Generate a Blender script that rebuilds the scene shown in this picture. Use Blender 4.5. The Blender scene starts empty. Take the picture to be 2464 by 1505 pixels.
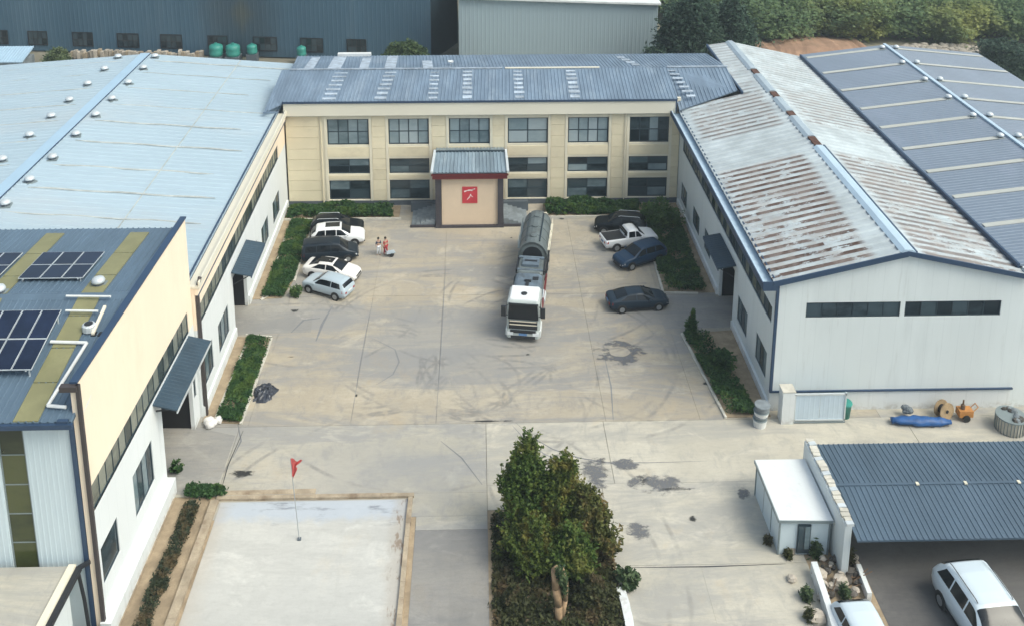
import bpy, bmesh, math, random
import numpy as np
from mathutils import Vector, Matrix
R = math.radians
random.seed(7)
S = bpy.context.scene
COL = S.collection

# ------------------------------------------------------------------ camera, sky, sun
CAM_Z, PITCH, YAW, FPX = 43.2, R(13.2), R(1.3), 2354.0
cd = bpy.data.cameras.new('camera'); cam = bpy.data.objects.new('camera', cd); COL.objects.link(cam)
cam.location = (0, 0, CAM_Z); cam.rotation_euler = (R(90) - PITCH, 0, -YAW)
cd.sensor_fit = 'HORIZONTAL'; cd.sensor_width = 36; cd.lens = 36 * FPX / 2463
cd.shift_x = 0.01487; cd.shift_y = -0.33308; cd.clip_end = 3000; cd.clip_start = 1
S.camera = cam
HAZE = 0.0007
W = bpy.data.worlds.new('World'); S.world = W; W.use_nodes = True
wn = W.node_tree; wn.nodes.clear()
sky = wn.nodes.new('ShaderNodeTexSky'); sky.sky_type = 'NISHITA'; sky.sun_disc = False
SUN_EL, SUN_AZ = R(52), R(118)          # azimuth clockwise from +Y: from the right, a little towards the camera
sky.sun_elevation = SUN_EL; sky.sun_rotation = SUN_AZ; sky.air_density = 1.0; sky.dust_density = 5.0; sky.ozone_density = 0.4; sky.altitude = 100
bg = wn.nodes.new('ShaderNodeBackground'); bg.inputs[1].default_value = 0.15
wo = wn.nodes.new('ShaderNodeOutputWorld')
hs = wn.nodes.new('ShaderNodeHueSaturation'); hs.inputs['Saturation'].default_value = .72      # thin overcast: a paler, slightly greener sky
tint = wn.nodes.new('ShaderNodeMix'); tint.data_type = 'RGBA'; tint.blend_type = 'MULTIPLY'; tint.inputs[0].default_value = 1; tint.inputs[7].default_value = (.94, 1.04, 1.03, 1)
wn.links.new(sky.outputs[0], hs.inputs['Color']); wn.links.new(hs.outputs[0], tint.inputs[6]); wn.links.new(tint.outputs[2], bg.inputs[0]); wn.links.new(bg.outputs[0], wo.inputs[0])
sd = bpy.data.lights.new('sun', 'SUN'); sd.energy = 1.3; sd.angle = R(32); sd.color = (1.0, 0.93, 0.80)
sun = bpy.data.objects.new('sun', sd); COL.objects.link(sun)
sdir = Vector((math.sin(SUN_AZ) * math.cos(SUN_EL), math.cos(SUN_AZ) * math.cos(SUN_EL), math.sin(SUN_EL)))
sun.rotation_euler = sdir.to_track_quat('Z', 'Y').to_euler()
S.view_settings.view_transform = 'Standard'; S.view_settings.look = 'None'
S.view_settings.exposure = 0.47; S.view_settings.gamma = 1; S.view_settings.use_curve_mapping = False

# ground point seen at a measured position of the photograph (2463 px wide copy)
PX, PY = 1194.87, -67.87
FW = Vector((math.sin(YAW) * math.cos(PITCH), math.cos(YAW) * math.cos(PITCH), -math.sin(PITCH)))
RT = Vector((math.cos(YAW), -math.sin(YAW), 0)); UP = RT.cross(FW)
def G(x, y, z=0.0):
    r = FW + RT * ((x - PX) / FPX) - UP * ((y - PY) / FPX)
    t = (z - CAM_Z) / r.z
    return (r.x * t, r.y * t)

def GY(x, y, Y):
    r = FW + RT * ((x - PX) / FPX) - UP * ((y - PY) / FPX); t = Y / r.y
    return (r.x * t, CAM_Z + r.z * t)

hz = bpy.data.materials.new('haze air'); hz.use_nodes = True; hn = hz.node_tree; hn.nodes.clear()
pv = hn.nodes.new('ShaderNodeVolumePrincipled'); pv.inputs['Density'].default_value = HAZE; pv.inputs['Color'].default_value = (.80, .90, .95, 1); pv.inputs['Anisotropy'].default_value = .3
ho = hn.nodes.new('ShaderNodeOutputMaterial'); hn.links.new(pv.outputs[0], ho.inputs['Volume'])
hb = bpy.data.meshes.new('haze'); x0, x1, y0, y1, z0, z1 = -1000, 1300, -300, 2300, -1.3, 46
hb.from_pydata([(x, y, z) for z in (z0, z1) for (x, y) in ((x0, y0), (x1, y0), (x1, y1), (x0, y1))], [], [(3, 2, 1, 0), (4, 5, 6, 7), (0, 1, 5, 4), (1, 2, 6, 5), (2, 3, 7, 6), (3, 0, 4, 7)])
hb.materials.append(hz); ho_ = bpy.data.objects.new('haze', hb); COL.objects.link(ho_); ho_['kind'] = 'stuff'; ho_['label'] = 'thin pale haze hanging over the whole yard and the wood behind'

# ------------------------------------------------------------------ materials
def new_mat(name):
    m = bpy.data.materials.new(name); m.use_nodes = True
    return m, m.node_tree, m.node_tree.nodes['Principled BSDF']
class NT:
    def __init__(s, nt): s.nt = nt; s.n = nt.nodes; s.l = nt.links
    def node(s, t, **k):
        n = s.n.new(t)
        for a, b in k.items(): setattr(n, a, b)
        return n
    def put(s, sock, v):
        if hasattr(v, 'is_output') or isinstance(v, bpy.types.NodeSocket): s.l.new(v, sock)
        else: sock.default_value = v
    def math(s, op, a, b=0.0, c=None, clamp=False):
        n = s.node('ShaderNodeMath', operation=op, use_clamp=clamp)
        s.put(n.inputs[0], a); s.put(n.inputs[1], b)
        if c is not None: s.put(n.inputs[2], c)
        return n.outputs[0]
    def mix(s, f, a, b, bt='MIX'):
        n = s.node('ShaderNodeMix', data_type='RGBA', blend_type=bt)
        s.put(n.inputs[0], f)
        s.put(n.inputs[6], a if not isinstance(a, tuple) else (*a[:3], 1)); s.put(n.inputs[7], b if not isinstance(b, tuple) else (*b[:3], 1))
        return n.outputs[2]
    def pos(s):
        return s.node('ShaderNodeNewGeometry').outputs['Position']
    def noise(s, scale, detail=4, rough=.55, stretch=None, vec=None, dist=0):
        v = vec or s.pos()
        if stretch:
            m = s.node('ShaderNodeMapping'); m.inputs['Scale'].default_value = stretch; s.l.new(v, m.inputs[0]); v = m.outputs[0]
        n = s.node('ShaderNodeTexNoise'); n.inputs['Scale'].default_value = scale; n.inputs['Detail'].default_value = detail
        n.inputs['Roughness'].default_value = rough; n.inputs['Distortion'].default_value = dist
        s.l.new(v, n.inputs['Vector']); return n.outputs[0]
    def step(s, v, a, b, lo=0., hi=1.):
        n = s.node('ShaderNodeMapRange', interpolation_type='SMOOTHSTEP')
        s.put(n.inputs[0], v); s.put(n.inputs[1], a); s.put(n.inputs[2], b); s.put(n.inputs[3], lo); s.put(n.inputs[4], hi)
        return n.outputs[0]
    def bump(s, bsdf, h, strength=.3, dist=.02):
        n = s.node('ShaderNodeBump'); n.inputs['Strength'].default_value = strength; n.inputs['Distance'].default_value = dist
        s.l.new(h, n.inputs['Height']); s.l.new(n.outputs[0], bsdf.inputs['Normal'])
def M(name, col, rough=.6, metal=0., var=.12, scale=.6, dirt=None, dirt_amt=.3, dirt_scale=.35, stretch=None, bump=.0, coat=0., spec=.5, rnd=0., dark_zone=None):
    m, nt, b = new_mat(name); k = NT(nt)
    b.inputs['Roughness'].default_value = rough; b.inputs['Metallic'].default_value = metal
    b.inputs['Coat Weight'].default_value = coat; b.inputs['Specular IOR Level'].default_value = spec
    n1 = k.noise(scale, 5, .6, stretch)
    dark = tuple(c * (1 - var) for c in col); lite = tuple(min(1, c * (1 + var)) for c in col)
    c = k.mix(k.step(n1, .3, .7), dark, lite)
    n2 = k.noise(scale * 9, 3, .6, stretch)
    c = k.mix(k.step(n2, .3, .75, 0, .5), c, tuple(x * (1 - var * .8) for x in col))
    if dirt:
        d = k.noise(dirt_scale, 6, .65, stretch)
        c = k.mix(k.step(d, .5, .72, 0, dirt_amt), c, dirt)
    if dark_zone:      # a darker zone down the cladding, with a faint ochre smear in it
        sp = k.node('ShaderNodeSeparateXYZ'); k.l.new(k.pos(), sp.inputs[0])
        d = k.math('ADD', k.math('ABSOLUTE', k.math('SUBTRACT', sp.outputs[0], dark_zone[0])), k.math('MULTIPLY', k.noise(.25, 4, .6), 3.))
        c = k.mix(k.step(d, dark_zone[1] + 2.5, dark_zone[1] - 3, 0, .72), c, (.035, .055, .07))
        d2 = k.math('ADD', k.math('ABSOLUTE', k.math('SUBTRACT', sp.outputs[0], dark_zone[0] + .3)), k.math('ADD', k.math('MULTIPLY', k.math('ABSOLUTE', k.math('SUBTRACT', sp.outputs[2], 6.2)), .6), k.math('MULTIPLY', k.noise(.5, 4, .6), 1.2)))
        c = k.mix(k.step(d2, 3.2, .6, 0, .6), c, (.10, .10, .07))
    if rnd:
        oi = k.node('ShaderNodeObjectInfo')
        f = k.math('MULTIPLY_ADD', oi.outputs['Random'], rnd * 2, 1 - rnd)
        mm = k.node('ShaderNodeVectorMath', operation='SCALE'); k.l.new(c, mm.inputs[0]); k.l.new(f, mm.inputs[3]); c = mm.outputs[0]
    k.l.new(c, b.inputs['Base Color'])
    if bump: k.bump(b, n2, bump, .03)
    return m

def concrete(name, a, b_, stain, amt=.5, streak=(.25, 1.2, 1), grain=True, arcs=False, rnd=.05, damp=False):
    m, nt, b = new_mat(name); k = NT(nt)
    b.inputs['Roughness'].default_value = .88; b.inputs['Specular IOR Level'].default_value = .3
    c = k.mix(k.step(k.noise(.11, 6, .65), .40, .60), a, b_)
    c = k.mix(k.step(k.noise(.28, 8, .75, streak, dist=.6), .43, .60, 0, amt), c, stain)
    c = k.mix(k.step(k.noise(1.1, 7, .75, (1, .5, 1), dist=.4), .50, .66, 0, amt * .6), c, tuple(x * .92 for x in stain))
    c = k.mix(k.step(k.noise(.45, 6, .7, (.6, 1, 1), dist=.8), .54, .70, 0, .5), c, tuple(min(1, x * 1.22) for x in b_))
    c = k.mix(k.step(k.noise(.22, 5, .7), .56, .68, 0, amt * .5), c, (a[0] * 1.08, a[1] * .96, a[2] * .80))
    c = k.mix(k.step(k.noise(3.2, 6, .75, (.6, 1.6, 1)), .46, .70, 0, .38), c, tuple(x * .74 for x in a))
    c = k.mix(k.step(k.noise(14, 4, .7), .3, .75, 0, .3), c, tuple(x * .8 for x in a))
    if arcs:
        sp0 = k.node('ShaderNodeSeparateXYZ'); k.l.new(k.pos(), sp0.inputs[0])
        for (zx, zy, rx, ry, am) in ((-1.5, 63.5, 9, 5.5, .75), (-13, 68, 6, 2.5, .8), (15, 68, 5, 2.6, .8), (-6, 51, 7, 4, .45)):      # ground-in tyre rubber where lorries turn and park
            ex = k.math('DIVIDE', k.math('SUBTRACT', sp0.outputs[0], zx), rx); ey = k.math('DIVIDE', k.math('SUBTRACT', sp0.outputs[1], zy), ry)
            e = k.math('ADD', k.math('ADD', k.math('MULTIPLY', ex, ex), k.math('MULTIPLY', ey, ey)), k.math('MULTIPLY', k.math('SUBTRACT', k.noise(.35, 7, .72, dist=1.), .5), 2.6))
            c = k.mix(k.step(e, 1.1, .3, 0, am * .8), c, stain)
        rs = random.Random(5)
        p = k.node('ShaderNodeSeparateXYZ'); 
        dn = k.node('ShaderNodeTexNoise'); dn.inputs['Scale'].default_value = .12; k.l.new(k.pos(), dn.inputs['Vector'])
        wob = k.node('ShaderNodeVectorMath', operation='SCALE'); k.l.new(dn.outputs[1], wob.inputs[0]); wob.inputs[3].default_value = .9
        ad = k.node('ShaderNodeVectorMath', operation='ADD'); k.l.new(k.pos(), ad.inputs[0]); k.l.new(wob.outputs[0], ad.inputs[1])
        k.l.new(ad.outputs[0], p.inputs[0])
        acc = None
        ARC = [(-6.5, 62, 5.2), (-6.9, 62, 4.5), (-2, 66, 9), (-2.3, 66, 8.3), (6, 63, 8), (5.5, 63, 9.1), (-12, 70, 8), (3, 78, 15), (3, 77.6, 16.1), (0, 60, 3.4), (1, 60.5, 4.6), (0, 59, 2.3), (-3, 44, 14.5), (-3, 44, 13.4), (14, 64, 8.5), (13, 52, 12), (8, 66, 12), (-9, 57, 9.5), (-14, 52, 18), (-14, 52, 17.2), (-3, 62, 12), (2, 57, 5.5), (4, 70, 6)]
        for (cx, cy, r) in ARC:
            dx = k.math('SUBTRACT', p.outputs[0], cx); dy = k.math('SUBTRACT', p.outputs[1], cy)
            d = k.math('SQRT', k.math('ADD', k.math('MULTIPLY', dx, dx), k.math('MULTIPLY', dy, dy)))
            l = k.step(k.math('ABSOLUTE', k.math('SUBTRACT', d, r)), .03, .2, 1, 0)
            acc = l if acc is None else k.math('MAXIMUM', acc, l)
        msk = k.step(k.noise(.22, 3, .6), .44, .62)
        brk = k.step(k.noise(1.6, 3, .6), .35, .6, .35, 1)
        c = k.mix(k.math('MULTIPLY', k.math('MULTIPLY', acc, .58), k.math('MULTIPLY', msk, brk)), c, tuple(x * .6 for x in stain))
    if damp:      # bluish damp stain with dark scuffs along the far edge
        sp = k.node('ShaderNodeSeparateXYZ'); k.l.new(k.pos(), sp.inputs[0])
        yy = k.math('ADD', sp.outputs[1], k.math('MULTIPLY', k.math('SUBTRACT', k.noise(.7, 5, .65), .5), 2.2))
        c = k.mix(k.step(yy, 47.1, 47.9, 0, .75), c, (.42, .47, .54))
        c = k.mix(k.math('MULTIPLY', k.step(yy, 46.9, 47.5), k.step(k.noise(.9, 7, .75, (.35, 1.6, 1)), .53, .66, 0, .75)), c, (.17, .18, .21))
        xx = k.math('ADD', sp.outputs[0], k.math('MULTIPLY', k.math('SUBTRACT', k.noise(.9, 5, .65), .5), 1.4))
        c = k.mix(k.step(xx, -5.2, -4.5, 0, .5), c, (.40, .36, .31))
        c = k.mix(k.step(xx, -13.8, -15.1, 0, .5), c, (.42, .37, .31))
        c = k.mix(k.math('MULTIPLY', k.step(xx, -5.0, -4.4), k.step(k.noise(1.3, 6, .7, (1.6, .5, 1)), .52, .6, 0, .7)), c, (.20, .13, .08))
    if rnd:
        oi = k.node('ShaderNodeObjectInfo'); f = k.math('MULTIPLY_ADD', oi.outputs['Random'], rnd * 2, 1 - rnd)
        mm = k.node('ShaderNodeVectorMath', operation='SCALE'); k.l.new(c, mm.inputs[0]); k.l.new(f, mm.inputs[3]); c = mm.outputs[0]
    k.l.new(c, b.inputs['Base Color'])
    k.bump(b, k.noise(5, 6, .7), .25, .03)
    return m
def glass(name, dark, light, lo=.35, hi=.65, rough=.12):
    m, nt, b = new_mat(name); k = NT(nt)
    oi = k.node('ShaderNodeObjectInfo')
    f = k.math('MULTIPLY_ADD', k.noise(.7, 3, .6, (1, 1, 2.2)), .6, k.math('MULTIPLY', oi.outputs['Random'], .55))
    k.l.new(k.mix(k.step(f, lo, hi), dark, light), b.inputs['Base Color'])
    b.inputs['Roughness'].default_value = rough; b.inputs['Specular IOR Level'].default_value = .6
    k.bump(b, k.noise(.8, 2, .5), .15, .05)
    return m
def leafmat(name, c1, c2, c3=None, scale=.5, trans=.25):
    m, nt, b = new_mat(name); k = NT(nt)
    g = k.node('ShaderNodeNewGeometry')
    c = k.mix(g.outputs['Random Per Island'], c1, c2)
    if c3: c = k.mix(k.step(k.noise(scale, 3, .6), .48, .66, 0, .8), c, c3)
    k.l.new(c, b.inputs['Base Color']); b.inputs['Roughness'].default_value = .6; b.inputs['Specular IOR Level'].default_value = .25
    t = k.node('ShaderNodeBsdfTranslucent'); k.l.new(c, t.inputs[0])
    mx = k.node('ShaderNodeMixShader'); mx.inputs[0].default_value = trans
    k.l.new(b.outputs[0], mx.inputs[1]); k.l.new(t.outputs[0], mx.inputs[2])
    k.l.new(mx.outputs[0], k.n['Material Output'].inputs[0])
    return m
def rusty(name):
    """galvanised sheet whose ribs have rusted brown in broken bands"""
    m, nt, b = new_mat(name); k = NT(nt)
    b.inputs['Roughness'].default_value = .7; b.inputs['Specular IOR Level'].default_value = .25
    base = k.mix(k.step(k.noise(.5, 5, .6), .3, .7), (.37, .41, .43), (.50, .555, .58))
    tc = k.node('ShaderNodeTexCoord'); sp = k.node('ShaderNodeSeparateXYZ'); k.l.new(k.pos(), sp.inputs[0])
    y = sp.outputs[1]; left = k.step(sp.outputs[0], 27.49, 27.51, 1, 0)
    ph = k.math('FRACT', k.math('DIVIDE', k.math('SUBTRACT', y, 56.0), .8))
    wav = k.math('MULTIPLY', k.math('SUBTRACT', k.noise(.5, 3, .6), .5), .35)
    cen = k.math('ADD', k.math('MULTIPLY_ADD', left, .46, .26), wav)
    rib = k.step(k.math('ABSOLUTE', k.math('SUBTRACT', ph, cen)), .24, .37, 1, 0)
    wn_ = k.node('ShaderNodeTexWhiteNoise', noise_dimensions='2D'); cb = k.node('ShaderNodeCombineXYZ')
    k.l.new(k.math('FLOOR', k.math('DIVIDE', k.math('SUBTRACT', y, 56.0), .8)), cb.inputs[0]); k.l.new(k.math('FLOOR', k.math('DIVIDE', sp.outputs[0], 2.9)), cb.inputs[1]); k.l.new(cb.outputs[0], wn_.inputs[0])
    sheet = k.math('MULTIPLY_ADD', wn_.outputs[0], .16, -.08)
    bro = k.step(k.math('ADD', k.math('ADD', sheet, k.math('MULTIPLY', k.math('SUBTRACT', k.noise(.22, 3, .6), .5), .35)), k.noise(1.3, 7, .78, (.6, 1.0, 1))), .41, .47)
    b1 = k.step(y, 71.6, 72.6, 1, 0); b2 = k.step(y, 77.6, 78.6, 0, 1); b3 = k.step(y, 84, 90, 1, .45)
    reg = k.math('MULTIPLY', k.math('MAXIMUM', b1, k.math('MULTIPLY', b2, .8)), b3)
    dx = k.math('ABSOLUTE', k.math('SUBTRACT', sp.outputs[0], k.math('ADD', 27.3, k.math('MULTIPLY', left, k.math('MULTIPLY', k.math('SUBTRACT', y, 72), .04)))))
    edge = k.math('MULTIPLY', k.step(k.math('ADD', dx, k.math('MULTIPLY', k.noise(.9, 4, .6), .8)), 1.3, 2.0), k.step(dx, 8.3, 7.6))
    f = k.math('MULTIPLY', k.math('MULTIPLY', rib, bro), k.math('MULTIPLY', reg, edge))
    rc = k.mix(k.step(k.noise(.3, 5, .65), .42, .6), (.07, .035, .024), (.13, .085, .07))
    rc = k.mix(k.step(y, 74, 92), rc, (.19, .17, .16))
    c = k.mix(k.math('MULTIPLY', f, k.math('MULTIPLY_ADD', left, .25, .73)), base, rc)
    haze = k.math('MULTIPLY', k.step(k.noise(.8, 6, .75), .40, .62, 0, .5), k.math('MULTIPLY', reg, edge))
    c = k.mix(haze, c, (.31, .265, .24))
    k.l.new(c, b.inputs['Base Color'])
    return m

m_court = concrete('court concrete', (.39, .34, .265), (.48, .425, .335), (.265, .265, .265), .85, arcs=True, rnd=.02)
m_front = concrete('front concrete', (.42, .39, .325), (.49, .455, .385), (.30, .30, .30), .85, arcs=True, rnd=.02)
m_pale = concrete('pale concrete', (.48, .445, .37), (.57, .53, .445), (.35, .34, .32), .85, arcs=True, rnd=.02)
m_pad = concrete('pad concrete', (.50, .495, .47), (.57, .56, .525), (.41, .405, .385), .5, rnd=0, damp=True)
m_padwet = concrete('damp pad concrete', (.40, .44, .50), (.56, .60, .64), (.24, .26, .29), .7, rnd=0)
m_grey = concrete('grey concrete', (.245, .235, .22), (.30, .285, .265), (.20, .20, .205), .6, rnd=.03)
m_asph = concrete('asphalt', (.11, .105, .105), (.14, .135, .13), (.085, .085, .09), .4, rnd=0)
m_patch = concrete('dark patch', (.20, .205, .215), (.26, .26, .265), (.15, .155, .17), .5, rnd=.08)
m_soil = M('soil', (.35, .27, .18), .95, var=.25, scale=1.2, dirt=(.16, .12, .08), dirt_amt=.6, bump=.4)
m_dirt = M('bare land', (.22, .20, .15), .95, var=.25, scale=.15, dirt=(.09, .12, .05), dirt_amt=.8, dirt_scale=.08)
m_tan = M('tan kerb', (.38, .31, .225), .9, var=.25, scale=1.2, dirt=(.20, .14, .09), dirt_amt=.8, dirt_scale=.9, bump=.4, rnd=.06)
m_kerb = M('pale kerb', (.58, .55, .48), .9, var=.15, scale=1.5, dirt=(.3, .27, .22), dirt_amt=.5)
m_groundin = M('joint filler', (.27, .24, .19), .95)
m_white = M('white wall', (.72, .745, .745), .75, var=.05, scale=.25, dirt=(.50, .50, .49), dirt_amt=.35, dirt_scale=.25, stretch=(1, 1, .25), bump=.05)
m_cream = M('cream wall', (.88, .73, .57), .75, var=.04, scale=.2, dirt=(.66, .55, .40), dirt_amt=.3, stretch=(1, 1, .3))
m_whiteR = M('white cladding', (.69, .735, .735), .6, var=.05, scale=.2, dirt=(.52, .56, .56), dirt_amt=.35, stretch=(1, 1, .2))
def clad_marks(m):
    k = NT(m.node_tree); b = m.node_tree.nodes['Principled BSDF']; src = b.inputs['Base Color'].links[0].from_socket
    sp = k.node('ShaderNodeSeparateXYZ'); k.l.new(k.pos(), sp.inputs[0]); u = k.math('ADD', sp.outputs[0], sp.outputs[1])
    fr = k.math('FRACT', k.math('DIVIDE', u, 1.05)); seam = k.step(k.math('ABSOLUTE', k.math('SUBTRACT', fr, .5)), .0, .022, 1, 0)
    c = k.mix(k.math('MULTIPLY', seam, .22), src, (.33, .37, .38))
    st = k.math('MULTIPLY', k.step(k.noise(2.6, 5, .7, (1, 1, .07)), .55, .72, 0, .30), k.step(k.noise(.3, 3, .6), .35, .6))
    c = k.mix(st, c, (.40, .41, .39))
    sp2 = k.math('ADD', sp.outputs[2], k.math('MULTIPLY', k.noise(1.2, 6, .75), 1.3))
    c = k.mix(k.math('MULTIPLY', k.step(sp2, 1.25, .7), k.step(k.noise(2.2, 5, .7), .4, .62, 0, .5)), c, (.36, .33, .28))
    k.l.new(c, b.inputs['Base Color'])
clad_marks(m_white); clad_marks(m_whiteR)
m_clad = M('white ribbed cladding', (.60, .69, .73), .55, var=.05, stretch=(1, 1, .2))
m_panel = M('cream siding', (.74, .655, .475), .7, var=.06, scale=.4, dirt=(.42, .36, .26), dirt_amt=.4, stretch=(.6, 1, 1), rnd=.05)
m_trim = M('pale cream trim', (.76, .70, .56), .7, var=.05, dirt=(.5, .45, .34), dirt_amt=.3)
m_fascia = M('cream fascia', (.72, .68, .57), .65, var=.04, scale=.3, stretch=(.3, 1, 1))
m_plinth = M('grey plinth', (.10, .12, .14), .8)
m_lblue = M('light blue sheet', (.37, .465, .53), .6, var=.06, scale=.12, dirt=(.43, .465, .485), dirt_amt=.5, dirt_scale=.1, stretch=(.4, 1, 1))
m_lridge = M('pale blue ridge sheet', (.36, .50, .62), .45, var=.05)
m_tan_line = M('aged sealant', (.46, .48, .46), .8, var=.25, scale=1.0)
m_sblue = M('slate blue sheet', (.165, .225, .30), .5, var=.18, scale=.7, dirt=(.27, .33, .40), dirt_amt=.6, dirt_scale=.6, stretch=(1, .3, 1))
m_sblueF = M('grey blue sheet', (.175, .22, .285), .5, var=.06, scale=.3, dirt=(.21, .25, .33), dirt_amt=.5, stretch=(1, .5, 1))
m_blk = M('dark blue roof sheet', (.10, .15, .205), .45, var=.12, scale=.4, dirt=(.13, .20, .28), dirt_amt=.5, stretch=(1, .3, 1))
m_shed = M('shed roof sheet', (.075, .115, .16), .5, var=.12, scale=.6, dirt=(.11, .16, .22), dirt_amt=.5, stretch=(1, .3, 1))
m_navy = M('navy trim', (.03, .06, .115), .45, var=.1)
m_black = M('black trim', (.018, .02, .025), .5, var=.2)
m_frame = M('dark frame', (.025, .045, .06), .5)
m_frameB = M('grey frame', (.20, .24, .25), .5)
m_skyl = M('translucent strip', (.46, .465, .43), .55, var=.06, dirt=(.45, .43, .36), dirt_amt=.4)
m_skyp = M('pale sheet patch', (.38, .44, .51), .55, var=.3, scale=1.5, rnd=.18)
m_ochre = M('ochre translucent sheet', (.235, .225, .115), .6, var=.12, scale=.8, dirt=(.17, .17, .08), dirt_amt=.5)
m_galv = M('galvanised', (.42, .49, .54), .45, metal=.2, var=.1); m_porch = M('porch roof sheet', (.20, .26, .31), .4, var=.25, scale=.9, dirt=(.33, .40, .45), dirt_amt=.7, dirt_scale=.8, stretch=(1.6, .3, .3))
m_gutter = M('pale blue gutter', (.46, .58, .68), .45, var=.06)
m_rust = rusty('rusting roof sheet')
m_brown = M('rusted gap', (.10, .045, .03), .9, var=.4, scale=3); m_dpipe = M('dark downpipe', (.06, .05, .05), .6)
m_solar = M('solar cells', (.012, .02, .045), .25, var=.25, scale=.9, spec=.4, rnd=.2)
m_alu = M('aluminium', (.60, .64, .66), .4, metal=.2)
m_pipe = M('white pipe', (.72, .73, .72), .5)
m_red = M('red paint', (.15, .018, .02), .6, var=.15)
m_sign = M('red sign', (.55, .045, .06), .5, var=.08)
m_signw = M('sign lettering', (.80, .70, .68), .6)
m_screen = M('peach render', (.72, .57, .42), .8, var=.04)
m_pillar = M('dark pillar', (.055, .05, .06), .6)
m_stone = M('grey stone', (.22, .25, .27), .8, var=.3, scale=1.2, dirt=(.08, .10, .11), dirt_amt=.6)
m_rock = M('pale rock', (.42, .37, .31), .9, var=.25, scale=2, rnd=.25)
m_farblue = M('far slate cladding', (.062, .125, .18), .5, var=.12, scale=.1, dirt=(.11, .17, .22), dirt_amt=.6, dirt_scale=.2, stretch=(1, 1, .12), dark_zone=(-33, 6.5))
m_farblue_shade = M('shade-dark cladding', (.025, .05, .07), .6, var=.2, scale=.15)  # shade of the turned-away end walls, put into a dark colour
m_fargrey = M('far grey cladding', (.34, .42, .45), .5, var=.04, scale=.08, dirt=(.31, .36, .38), dirt_amt=.5, stretch=(1, 1, .15))
m_gl_d = glass('dark glass', (.012, .02, .026), (.05, .075, .09))
m_gl_m = glass('grey glass', (.07, .11, .13), (.26, .33, .36), .2, .9)
m_gl_l = glass('pale glass', (.18, .25, .28), (.36, .43, .46), .1, .9)
m_gl_s = glass('strip glass', (.03, .04, .035), (.22, .23, .19), .3, .75, .2)
m_tire = M('tyre rubber', (.015, .015, .016), .8); m_rim = M('wheel rim', (.35, .37, .39), .35, metal=.6)
m_carglass = M('car glass', (.008, .011, .015), .1, var=.05, spec=.4)
m_lamp = M('lamp lens', (.75, .78, .80), .15); m_tail = M('tail lamp', (.35, .02, .02), .2)
m_plate = M('number plate', (.10, .22, .45), .5)
def paint(n, c, r=.3): return M(n, c, r, var=.02, scale=.5, coat=.35 if max(c) > .3 else .08, spec=.5 if max(c) > .3 else .22)
p_white = paint('white paint', (.76, .77, .78)); p_black = paint('black paint', (.006, .009, .013), .35); p_grey = paint('dark grey paint', (.012, .02, .03), .35)
p_silver = paint('pale blue paint', (.42, .50, .56)); p_navy = paint('navy paint', (.018, .045, .09)); p_slate = paint('slate paint', (.018, .032, .05))
p_silw = paint('blue white paint', (.60, .68, .73)); p_cream = paint('warm white paint', (.78, .75, .72))
m_bark = M('bark', (.17, .11, .07), .9, var=.3, scale=3); m_barkcut = M('pruned bark', (.36, .24, .14), .9, var=.25, scale=3)
m_leafA = leafmat('cypress leaves', (.025, .065, .014), (.135, .20, .045), (.21, .21, .055), .8, .35)
m_leafB = leafmat('autumn leaves', (.03, .06, .014), (.16, .21, .045), (.24, .20, .05), .9, .35); m_leafB2 = leafmat('browning leaves', (.04, .055, .018), (.17, .18, .05), (.25, .17, .07), .9, .35)
m_leafC = leafmat('hedge leaves', (.018, .055, .022), (.07, .15, .045), (.11, .18, .04), .9, .35)
m_leafD = leafmat('dark broadleaf', (.035, .07, .05), (.095, .15, .10), None, .5, .4)
m_leafE = leafmat('woodland leaves', (.16, .25, .14), (.28, .37, .17), (.46, .46, .15), .045, .6)
m_leafF = leafmat('shrub leaves', (.03, .06, .03), (.10, .14, .06), None)
m_under = leafmat('undergrowth leaves', (.03, .035, .016), (.10, .11, .045), (.15, .10, .055), .6, .35)
m_flag = M('red flag', (.66, .12, .11), .7, var=.2, scale=4); m_rope = M('pole steel', (.42, .44, .46), .4, metal=.4)
m_tank = M('grey tank', (.125, .15, .155), .55, metal=.0, var=.2, scale=1, dirt=(.06, .065, .06), dirt_amt=.8, dirt_scale=.8)
m_tarp = M('blue grey cover', (.12, .16, .20), .7, var=.25, scale=1.4, dirt=(.06, .07, .08), dirt_amt=.8, dirt_scale=1.2)
m_teal = M('teal plastic', (.035, .25, .21), .5, var=.2, scale=1.5); m_blue = M('blue tarp', (.015, .09, .28), .5, var=.3, scale=2.5)
m_orange = M('orange paint', (.50, .22, .06), .6, var=.2, scale=2); m_wood = M('reel wood', (.36, .26, .15), .9, var=.3, scale=2)
m_rubble = M('dark rubble', (.10, .09, .08), .95, var=.4, scale=2, rnd=.3)
m_skin = M('skin', (.42, .27, .2), .6); m_cloth_b = M('navy cloth', (.03, .05, .09), .9); m_cloth_w = M('white cloth', (.65, .68, .72), .9); m_cloth_r = M('red cloth', (.38, .03, .04), .9); m_hair = M('hair', (.015, .012, .01), .7)

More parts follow.
